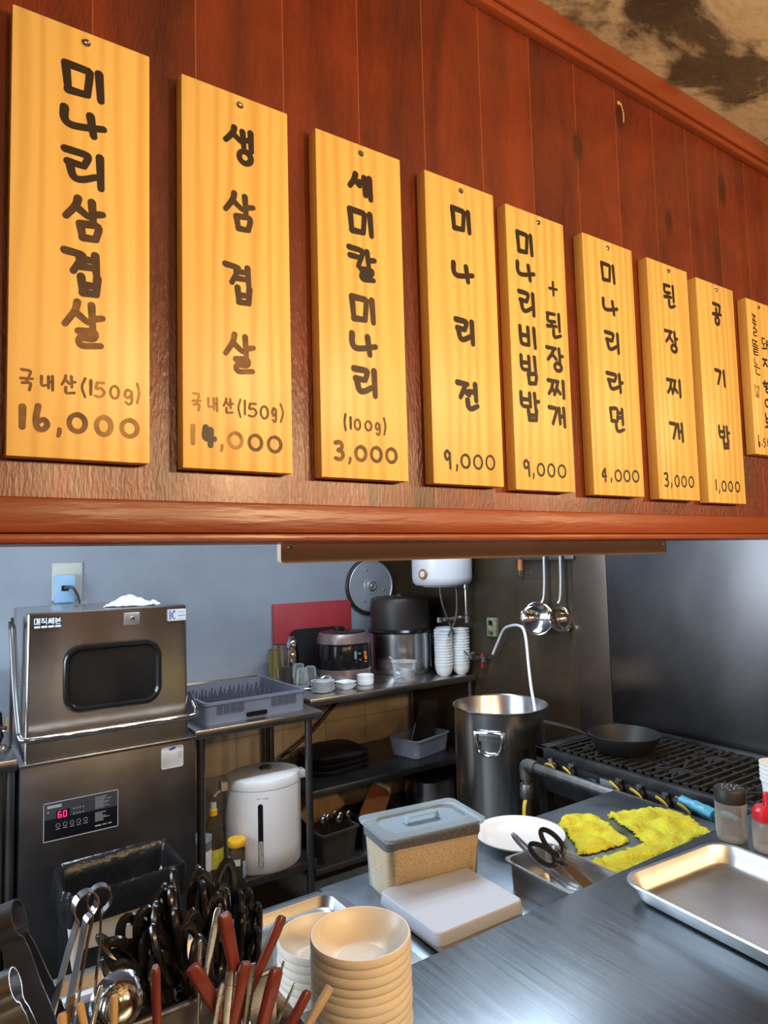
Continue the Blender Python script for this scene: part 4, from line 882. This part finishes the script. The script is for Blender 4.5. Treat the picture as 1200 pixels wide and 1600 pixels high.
for gi in range(3):
    y0 = .05+gi*.345; g = MB()
    for k in range(9): g.box(.045, LX-.045, y0+.012+k*.038, y0+.024+k*.038, .785, .808)
    for x in (.045, .17, .30, .43, LX-.06): g.box(x, x+.014, y0, y0+.33, .785, .803)
    g.build('grate', M['grill'], t, 0)
    for bx in (.16, .40):
        c = TR(bx, y0+.165, .766)
        bn = MB().lathe([(.07, 0), (.07, .012), (.045, .016), (.045, .036), (.025, .040), (.001, .042)], 20, c)
        for k in range(6): bn.box(.05, .09, -.006, .006, .02, .048, T=c @ RZ(k*60+15))
        bn.build('burner', M['grill'], t)
for y, rot in ((2.027, -14), (1.93, 16), (1.70, 18), (1.606, 10), (1.50, 12), (1.414, 15), (1.30, 10)):
    T = TR(-.0, y-SY0, .738) @ RX(rot)
    k = MB().lathe([(.020, 0), (.020, .012), (.012, .014), (.012, .022), (.001, .023)], 14, T @ RY(-90)).lathe([(.012, -.02), (.012, .02)], 10, T @ TR(-.012, 0, .012))
    v = k.build('valve', M['pipe'], t)
    MB().strip([(-.026, -.004, .0), (-.034, -.026, .003), (-.036, -.05, -.002), (-.034, -.064, -.016)], (-.35, 0, 1), .009, .005, 5).xf(T @ TR(0, .03, .010)).build('lever', M['knob_yellow'], v)
MB().lathe([(.034, 0), (.036, .008), (.028, .012), (.001, .012)], 24, TR(.006, 1.83-SY0, .70) @ RY(-90)).build('ignition_dial', M['dark_steel'], t)
MB().box(.001, .006, 1.70-SY0, 1.79-SY0, .665, .745).build('rating_plate', mat('bluish_plate', (.30, .36, .42), .45, .3, var=.15, scale=30), t, 0)
t = thing('gas_pipe', 'galvanised gas pipe with elbow running along the stove front', 'pipe', (2.12, 2.11, 0))
MB().tube([(0, -.03, .738), (0, -1.0, .725)], .021, 14).build('pipe', M['pipe'], t)
MB().tube([(0, -.06, .738), (0, -.015, .738), (0, 0, .725), (0, 0, .68)], .028, 14, 4).build('elbow', M['pipe'], t)
MB().tube([(0, 0, .70), (0, 0, 0)], .019, 14).lathe([(.028, .60), (.031, .61), (.031, .645), (.026, .66)], 12).build('riser', M['pipe'], t)
MB().strip([(-.02, -.01, .60), (-.035, -.015, .57), (-.038, -.015, .50)], (0, 1, 0), .018, .004, 4).build('lever', M['knob_yellow'], t)
t = thing('frying_pan', 'black frying pan on the far end of the stove', 'pan', (2.41, 1.825, .809))
MB().lathe([(.001, 0), (.10, 0), (.112, .006), (.140, .055), (.145, .072), (.142, .073), (.136, .056), (.108, .010), (.001, .006)], 56).build('pan', M['black_matte'], t)
MB().tube([(-.10, .095, .055), (-.135, .13, .078), (-.19, .18, .098), (-.235, .225, .112)], [.008, .010, .013, .015, .014], 10, 6, sq=.6).build('handle', M['black_matte'], t)
t = thing('lighter', 'light blue plastic tool with an open loop handle at the stove front', 'lighter', (2.122, 1.275, .778), 0, rot=(R(5), 0, 0))
lg = MB().tube([(0, .115, .004), (0, .06, 0), (0, .0, -.006)], [.018, .023, .026], 12, 6, sq=.75)
lg.tube([(0, -.052+.046*math.cos(a*.3927), -.012+.026*math.sin(a*.3927)) for a in range(16)], .010, 8, closed=True)
lg.build('handle', M['cyan'], t)
MB().tube([(0, .115, .004), (0, .135, .005)], .006, 8).build('nozzle', M['chrome'], t)
# ------------------------------------------------------------------ low worktop in the kitchen
t = thing('worktop', 'low steel worktop carrying the grain container, plate and yellow cloths', 'worktop', (.78, 1.475, 0))
MB().box(-.002, 1.10, -.555, 0, .812, .850, .003).build('top', M['counter_low'], t, 30)
MB().box(.0, 1.04, -.55, -.03, .08, .812).build('cabinet', M['dark_steel'], t, 0)
t = thing('sink_unit', 'pale steel bench strip left of the worktop seam behind the bowls', 'bench', (.0, 1.475, 0))
MB().box(-1.3, .776, -.10, 0, .815, .846, .003).build('back_strip', M['counter_low'], t, 30)
MB().box(-1.3, .774, -.55, -.02, .08, .80).build('cabinet', M['dark_steel'], t, 0)
t = thing('drain_tray', 'steel drain tray behind the cutlery holder and bowl stacks', 'tray', (.23, 1.17, .801))
MB().secs([(1.0, .36, .03, 0), (1.03, .395, .03, .085), (1.06, .405, .03, .088), (1.06, .405, .03, .093), (1.02, .385, .03, .093), (1.0, .36, .03, .075)], n=6).build('tray', M['steel'], t)
tag(MB().tube([(-.10, 1.31, .886), (.10, 1.30, .886), (.24, 1.31, .886), (.30, 1.27, .886), (.31, 1.18, .886)], .009, 8, 6).build('tube', M['melamine']), 'thin white tube lying on the steel drain tray', 'tube')
# grain container
t = thing('grain_container', 'clear lidded food container full of brown rice on the worktop', 'container', (.992, 1.345, .8505), R(-8))
MB().secs([(.235, .132, .025, 0), (.240, .138, .025, .004), (.250, .148, .025, .118), (.256, .153, .025, .120), (.258, .156, .025, .142), (.268, .166, .02, .144), (.268, .166, .02, .148)], n=6, caps=(True, False)).build('container', M['polycarb'], t)
ld = MB().secs([(.272, .170, .02, .1485), (.272, .170, .02, .153), (.216, .114, .03, .153), (.208, .106, .03, .147)], n=6, caps=(False, False))
ld.build('lid', M['polylid'], t)
MB().secs([(.208, .106, .03, .1462), (.208, .106, .03, .147)], n=6).build('lid_recess', M['recess'], t)
MB().strip([(-.045, 0, .147), (-.04, 0, .163), (.04, 0, .163), (.045, 0, .147)], (0, 1, 0), .020, .004).build('lid_handle', M['polylid'], t)
gr = MB().secs([(.232, .129, .024, .003), (.246, .144, .024, .10), (.248, .1465, .024, .120), (.250, .149, .024, .1385), (.12, .05, .02, .1395)], n=6)
tag(gr.build('brown_rice', M['grain'], loc=(.992, 1.345, .8505)), 'brown rice filling the clear food container', 'rice', kind='stuff').rotation_euler = (0, 0, R(-8))
gb = MB()
rb = random.Random(3)
ring = rrect(.2475, .1455, .024, 6)
def bean_low(x): return .139 - .026*max(0, (abs(x+.01)-.03)/.10)**1.2 if abs(x+.01) > .03 else .139
pts = [(x, y) for x, y in ring]
gb.loft([[(x*1.014, y*1.022, bean_low(x)) for x, y in pts], [(x*1.018, y*1.026, .1405) for x, y in pts], [(x*.5, y*.5, .1445) for x, y in pts]], caps=(False, True))
tag(gb.build('dark_beans', M['beans'], loc=(.992, 1.345, .8505)), 'dark beans lying on top of the brown rice', 'beans', kind='stuff').rotation_euler = (0, 0, R(-8))
# scale
t = thing('kitchen_scale', 'flat grey kitchen scale in front of the grain container', 'scale', (.948, 1.188, .8505), R(-1))
MB().secs([(.20, .185, .012, 0), (.225, .205, .014, .004), (.225, .205, .014, .015)], .006, -.004).build('base', M['bin_white'], t, 30)
MB().secs([(.20, .19, .01, .0155), (.20, .19, .01, .019)]).build('gap', M['black_matte'], t, 0)
MB().secs([(.232, .216, .014, .019), (.236, .220, .016, .021), (.230, .214, .015, .043), (.226, .210, .014, .0455)]).build('platform', M['scale_grey'], t, 30)
# plate
tag(MB().lathe([(.075, 0), (.08, .0), (.10, .012), (.121, .022), (.122, .025), (.119, .025), (.098, .016), (.078, .007), (.001, .006)][::1], 64).build('plate', M['porcelain'], loc=(1.345, 1.385-.012, .8505)), 'round white plate at the back edge of the worktop', 'plate')
# steel pan with tongs and scissors
t = thing('steel_pan', 'deep steel food pan holding scissors and slim tongs', 'pan', (1.207, 1.092, .8505), R(-1.5))
MB().secs([(.135, .225, .02, 0), (.142, .232, .022, .058), (.158, .248, .02, .061), (.158, .248, .02, .065), (.143, .233, .022, .065), (.138, .228, .02, .055), (.130, .22, .02, .004)], n=6).build('pan', M['steel'], t)

def orient(top, bottom, rollv):
    """matrix: local +Z runs from bottom to top, local origin at top, rolled round its axis"""
    a = (Vector(top)-Vector(bottom)).normalized()
    x = Vector((0, 1, 0)).cross(a).normalized(); y = a.cross(x)
    m = Matrix((x, y, a)).transposed().to_4x4(); m.translation = Vector(top)
    return m @ RZ(rollv)
def scissors_proto():
    # origin at the tip of the handles, blades run down -Z
    root = thing('scissors', '', 'scissors')
    for sx in (-1, 1):
        c = Vector((sx*.020, 0, -.039)); P = []
        for k in range(22):
            a = 2*math.pi*k/22
            P.append((c.x+.0178*math.cos(a)*(1-.18*math.sin(a))+sx*.004*math.sin(a), 0, c.z+.0375*math.sin(a)))
        h = MB().tube(P, .0046, 8, sq=1.5, closed=True)
        h.tube([(sx*.014, 0, -.064), (sx*.008, 0, -.082), (-sx*.002, 0, -.104)], [.0052, .006, .0045], 8, 4, sq=.9)
        h.build('handle', M['black'], root)
    for sx in (-1, 1):
        MB().strip([(-sx*.001, sx*.0012, -.090), (-sx*.004, sx*.0012, -.115), (-sx*.006, sx*.0012, -.16), (-sx*.002, sx*.0012, -.205)], (1, 0, 0), [.010, .012, .012, .003], .0016, 4).build('blade', M['chrome'], root)
    MB().lathe([(.004, -.0025), (.004, .0025), (.001, .003)], 12, TR(0, 0, -.106) @ RX(90)).build('pivot', M['chrome'], root)
    return root
SCI = [((.334,.95,1.205),(.33,.95,1.063),20,'tallest, at the back before the table leg'), ((.312,.94,1.202),(.316,.94,1.064),78,'edge-on, left of the tallest pair'),
 ((.273,.94,1.207),(.291,.94,1.065),70,'highest loop against the black bin bag'), ((.252,.92,1.198),(.281,.92,1.07),60,'small glossy loop over the bin front'),
 ((.264,.90,1.198),(.28,.90,1.08),75,'broad upright loop left of the centre'), ((.229,.92,1.195),(.268,.92,1.067),12,'open loop seen against the white bin'),
 ((.237,.89,1.193),(.271,.89,1.073),70,'narrow loop in front of the white bin'), ((.204,.90,1.185),(.256,.90,1.07),15,'large open loop at the left, leaning left'),
 ((.172,.88,1.177),(.256,.88,1.069),82,'thick edge-on handle leaning farthest left'), ((.204,.87,1.172),(.25,.87,1.076),15,'low open loop just above the thick leaning handle'),
 ((.25,.87,1.167),(.285,.87,1.07),25,'wide arched loop above the leaning red handle'), ((.303,.90,1.183),(.30,.90,1.073),30,'round loop in the middle of the cluster'),
 ((.336,.92,1.172),(.333,.92,1.059),58,'loop behind the long steel handle'), ((.364,.92,1.161),(.351,.92,1.053),72,'loop just right of the upright red handle'),
 ((.386,.93,1.154),(.373,.93,1.049),82,'edge-on pair farthest right'), ((.369,.90,1.14),(.357,.90,1.052),85,'low glossy loop at the right end'), ((.298,.87,1.167),(.302,.87,1.064),40,'front loop behind the long steel handle')]
proto = scissors_proto()
for i, (a, b, r_, lab) in enumerate(SCI):
    o = proto if i == 0 else copy_thing(proto, '')
    o['label'] = 'black-handled scissors in the cutlery holder, '+lab; o['group'] = 'black-handled scissors in the cutlery holder'
    o.matrix_world = orient(a, b, r_)
# pair lying in the steel pan and the brush handle next to it
sc = copy_thing(proto, 'black-handled scissors lying alone in the steel pan'); del sc['group']
sc.matrix_world = orient((1.185, 1.158, .970), (1.228, 1.035, .888), 155) @ Matrix.Scale(.86, 4)
tg = thing('tongs', 'slim steel tongs leaning out of the steel pan beside the scissors', 'tongs', (1.215, 1.13, .878))
MB().strip([(.02, -.05, -.006), (.006, -.02, .004), (-.030, .058, .062), (-.042, .084, .082), (-.044, .090, .082), (-.034, .072, .058), (.004, -.012, -.006), (.018, -.046, -.014)], (.9, .42, 0), .013, .0016, 4).build('arms', M['steel'], tg)

# yellow cloths
drape('yellow_cloth', [(1.50,1.385), (1.56,1.40), (1.62,1.41), (1.655,1.36), (1.61,1.27), (1.575,1.185), (1.50,1.19), (1.44,1.20), (1.390,1.215), (1.45,1.285), (1.478,1.34)], .8512, .018, M['cloth_yellow'], 'smaller crumpled yellow cloth next to the white plate', 'cloth', .003, 56, 11, edge=.004)
drape('yellow_cloth', [(1.672,1.345), (1.74,1.34), (1.83,1.31), (1.868,1.27), (1.862,1.19), (1.80,1.085), (1.66,1.07), (1.50,1.065), (1.37,1.075), (1.345,1.16), (1.40,1.178), (1.50,1.172), (1.595,1.165), (1.64,1.25)], .8512, .014, M['cloth_yellow'], 'larger crumpled yellow cloth spread at the right end of the worktop', 'cloth', .003, 72, 4, edge=.004)

# ------------------------------------------------------------------ pass counter and what stands on it
t = thing('pass_counter', 'scratched steel pass counter in the foreground', 'counter', (.5, .70, 0))
MB().box(-2.6, 2.2, -.29, .262, .921, .950, .004).build('top', M['counter'], t, 30)
CZ = .9505
t = thing('baking_tray', 'shallow aluminium baking tray on the pass counter at the right', 'tray', (1.285, .662, CZ), R(-4))
MB().secs([(.27, .39, .03, 0), (.285, .405, .035, .004), (.312, .432, .045, .034), (.322, .442, .048, .036), (.325, .445, .048, .0335), (.328, .448, .049, .0355), (.324, .444, .048, .039), (.312, .432, .045, .0375), (.284, .404, .035, .007), (.27, .39, .03, .0025)], n=8).build('tray', M['aluminium'], t)
t = thing('spice_jar', 'clear jar with black shaker lid behind the baking tray', 'jar', (1.578, .905, CZ))
MB().lathe([(.030, 0), (.033, .004), (.034, .02), (.034, .088), (.031, .092)], 32).build('jar', M['hazy'], t)
MB().lathe([(.0345, .088), (.0355, .092), (.0355, .114), (.033, .119), (.001, .120)], 32).build('lid', M['black_matte'], t)
hl = MB()
for k in range(14):
    a, r_ = k*2.4, .008+.0013*k
    hl.lathe([(.0018, .1195), (.0016, .1208), (.0002, .1209)], 6, TR(r_*math.cos(a), r_*math.sin(a), 0))
hl.build('lid_hole', M['print_grey'], t)
t = thing('squeeze_bottle', 'squat clear bottle with red spout lid at the right edge', 'bottle', (1.585, .822, CZ))
MB().lathe([(.031, 0), (.034, .004), (.034, .058), (.031, .066), (.029, .07)], 32).build('bottle', M['hazy'], t)
MB().lathe([(.032, .068), (.033, .071), (.032, .090), (.026, .096), (.010, .098), (.0085, .125), (.006, .128), (.001, .128)], 28).build('lid', M['red'], t)
cm_ = MB().lathe([(.026, 0), (.029, .002), (.036, .088), (.039, .090), (.039, .094), (.036, .094), (.028, .006), (.001, .004)], 28)
proto = None
for k in range(5):
    lab = '%s paper cup of the nested stack at the right edge' % nth(4-k, 5)
    if not proto: proto = tag(cm_.build('paper_cup', M['melamine'], loc=(1.80, .905, CZ)), lab, 'cup', 'nested paper cups at the right edge')
    else: copy_thing(proto, lab, (1.80, .905, CZ+.0105*k))
# beige bowls: a front and a rear stack
bp = MB().lathe([(.034, .0), (.037, .0), (.038, .003), (.056, .014), (.0665, .0265), (.0705, .0292), (.0722, .0335), (.0720, .0385), (.0706, .0420), (.0685, .0420), (.0668, .038), (.061, .027), (.051, .0165), (.041, .0105), (.036, .0085), (.032, .0080), (.029, .0088), (.025, .0078), (.022, .0086), (.018, .0076), (.015, .0084), (.011, .0075), (.008, .0083), (.004, .0073), (.001, .0078)], 64)
def bowl_stack(x, y, z0, n, nm, proto=None):
    for k in range(n):
        z = z0+(n-1-k)*.0120; lab = '%s beige bowl of the %s' % (nth(k, n), nm)
        if proto is None: proto = tag(bp.build('bowl', M['beige'], loc=(x, y, z)), lab, 'bowl', 'beige bowls in two stacks')
        else: copy_thing(proto, lab, (x+.0007*math.sin(k*2.1), y+.0007*math.cos(k*1.7), z), k*.7)
    return proto
pb = bowl_stack(.515, .853, CZ, 10, 'taller front stack')
bowl_stack(.541, 1.022, .8775, 9, 'shorter-looking rear stack behind the front one', pb)

# ------------------------------------------------------------------ cutlery holder and its contents
t = thing('cutlery_holder', 'open steel cutlery holder crammed with scissors and cutlery', 'holder', (.19, .845, CZ))
def wall(x0, x1, y0, y1, z1=.150): return MB().box(x0, x1, y0, y1, .002, z1, .0008)
MB().box(-.235, .24, -.115, .122, 0, .003).build('base', M['steel'], t, 0)
for nm, a in (('back_panel', (-.235, .24, .1205, .122)), ('front_panel', (-.235, .24, -.115, -.1135)), ('side_panel', (-.235, -.2335, -.1135, .1205)), ('side_panel', (.2385, .24, -.1135, .1205)), ('divider', (-.2335, .19, -.0008, .0008))):
    q = wall(*a, z1={'back_panel': .12, 'divider': .150}.get(nm, .055))
    if nm == 'divider': q.tube([(-.2335, 0, .150), (.19, 0, .150)], .004, 8)
    q.build(nm, M['steel'], t, 30)
def knife(i, top, bot, lab, r_=0, L=.10, w_=.015):
    o = thing('knife', 'red-handled knife '+lab, 'knife', group='red-handled knives in the cutlery holder')
    MB().secs([(w_*.75, .007, .003, -L), (w_*.85, .009, .004, -L*.6), (w_, .010, .0045, -L*.2), (w_*.95, .010, .0045, -.004), (w_*.7, .006, .003, 0)], n=4).build('handle', M['redwood'], o, 50)
    MB().strip([(0, 0, -L+.004), (0, 0, -L-.04), (0, 0, -.205)], (1, 0, 0), [.010, .014, .006], .0014).build('blade', M['chrome'], o)
    o.matrix_world = orient(top, bot, r_)
for i, (a, b, lab, r_, w_) in enumerate((((.252,.79,1.173),(.293,.79,1.095),'leaning left across the middle of the cutlery',0,.017), ((.294,.80,1.214),(.305,.80,1.155),'highest, upright against the black scissors',10,.017),
    ((.317,.79,1.156),(.299,.79,1.093),'upright in the middle beside a flat steel handle',0,.016), ((.370,.80,1.188),(.333,.80,1.127),'tall, leaning right toward the rear bowls',20,.015),
    ((.350,.775,1.144),(.329,.775,1.081),'thick, in front of the tall one leaning right',10,.019), ((.211,.79,1.187),(.213,.79,1.126),'thin and upright at the left',70,.015), ((.399,.79,1.093),(.375,.79,1.063),'lowest, rising in front of the bowl stacks',20,.015))):
    knife(i, a, b, lab, r_, .115, w_)
def flat(name, top, bot, lab, m, w_, th, cat, grp, r_=0, L=.2, taper=.7):
    q = MB().secs([(w_*taper, th, th*.4, -L), (w_*taper, th, th*.4, -L*.55), (w_, th, th*.4, -L*.12), (w_*.95, th, th*.4, -.004), (w_*.6, th*.8, th*.3, 0)], n=3)
    o = tag(q.build(name, m, smooth=50), lab, cat, grp); o.matrix_world = orient(top, bot, r_)
SG = 'steel cutlery handles in the cutlery holder'
for (a, b, lab, w_, r_) in (((.287,.80,1.223),(.267,.80,1.133),'longest shiny steel spoon handle, leaning right before the scissors',.009,10), ((.262,.79,1.198),(.259,.79,1.108),'steel spoon handle left of the leaning red knife top',.006,30),
    ((.284,.78,1.148),(.274,.78,1.102),'short steel spoon handle left of the upright red handle',.009,20), ((.295,.785,1.155),(.289,.785,1.096),'steel spoon handle just under the highest red knife',.010,0),
    ((.306,.79,1.149),(.297,.79,1.093),'dark gleaming spoon handle beside the upright red knife',.008,40), ((.326,.79,1.151),(.316,.79,1.086),'flat patterned steel spoon handle between two red knives',.010,0),
    ((.357,.775,1.144),(.333,.775,1.079),'thin steel spoon handle right of the thick red knife',.005,50), ((.366,.79,1.140),(.341,.79,1.074),'pale narrow spoon handle nearest the rear bowls',.005,40),
    ((.378,.785,1.112),(.351,.785,1.071),'low dark spoon handle leaning right before the rear bowls',.010,60), ((.155,.79,1.187),(.147,.79,1.152),'steel spoon handle in front of the round ladle',.006,20)):
    flat('spoon', a, b, lab, M['steel'], w_, .0025, 'spoon', SG, r_, .19)
for (a, b, lab, m, w_) in (((.165,.775,1.181),(.165,.775,1.15),'short wooden handle in front of the ladle bowl',M['brownwood'],.007), ((.116,.78,1.179),(.116,.78,1.169),'stubby wooden handle at the foot of the leaning tongs',M['brownwood'],.009),
    ((.126,.785,1.191),(.122,.785,1.166),'dark brown wooden handle between two light ones',M['darkwood'],.007), ((.131,.775,1.186),(.136,.775,1.161),'light wooden handle left of the ladle bowl',M['brownwood'],.008),
    ((.425,.78,1.094),(.393,.78,1.061),'pale grey wooden handle crossing the front bowl stack',mat('grey_wood',(.38,.29,.2),.6,var=.2,scale=20),.013)):
    q = MB().secs([(w_*.8, w_*.6, w_*.25, -.2), (w_*.9, w_*.65, w_*.25, -.05), (w_, w_*.7, w_*.3, -.003), (w_*.8, w_*.5, w_*.2, 0)], n=4)
    o = tag(q.build('wooden_handle', m, smooth=50), lab, 'utensil', 'wooden handles in the cutlery holder'); o.matrix_world = orient(a, b, 15)
def tongs(top, bot, lab, r_, s=1, L=.24, m='chrome', w_=.016, open_=.012):
    o = thing('tongs', lab, 'tongs', group='steel tongs in the cutlery holder')
    P = []
    for k in range(19):
        a = R(-62+k*304/18) ; P.append((.0125*s*math.sin(R(180)+a*1.0+0) if False else -.0125*s*math.sin(R(-152+k*304/18)), 0, -.0135*s+.0145*s*math.cos(R(-152+k*304/18))))
    left = [(P[0][0]*.75, 0, -.034*s), (P[0][0]+open_*.35, 0, -.07*s), (P[0][0]+open_*.8, 0, -L*.7), (P[0][0]*.6, 0, -L)]
    rgt = [(-x, 0, z) for x, y, z in left]
    MB().strip(P, (0, 1, 0), w_, .0014).build('spring_loop', M[m], o)
    MB().strip([P[0]]+left, (0, 1, 0), [w_, w_*1.1, w_*1.2, w_], .0016, 4).build('arm', M[m], o)
    MB().strip([P[-1]]+rgt, (0, 1, 0), [w_, w_*1.1, w_*1.2, w_], .0016, 4).build('arm', M[m], o)
    o.matrix_world = orient(top, bot, r_)
tongs((.147,.82,1.274),(.118,.82,1.152),'steel tongs with a ring top, leaning left before the bin',9, 1.0, .25, w_=.012, open_=.003)
tongs((.162,.83,1.272),(.148,.83,1.162),'steel tongs with a ring top, upright and right of the leaning pair',-7, 1.0, .25, w_=.012, open_=.003)
tongs((.064,.82,1.282),(.108,.82,1.152),'broad dark steel tongs leaning right at the left frame edge',66, 1.25, .27, 'dark_steel', .024, .006)
tongs((.058,.77,1.240),(.088,.77,1.150),'flat steel tongs cut off by the left frame edge',72, 1.1, .24, 'steel', .022, .006)
t = thing('ladle', 'round steel ladle bowl showing its shiny back among the handles', 'ladle', group=None)
MB().lathe([(.001, .024), (.014, .021), (.024, .012), (.029, 0), (.030, -.002), (.028, -.001), (.022, .010), (.012, .019), (.001, .022)], 32, TR(0, 0, -.026) @ RX(78)).build('bowl', M['chrome'], t)
MB().strip([(0, .004, -.055), (0, .006, -.09), (0, .004, -.19)], (1, 0, 0), .008, .003).build('handle', M['chrome'], t)
t.matrix_world = orient((.176, .822, 1.172), (.181, .822, 1.13), 0)
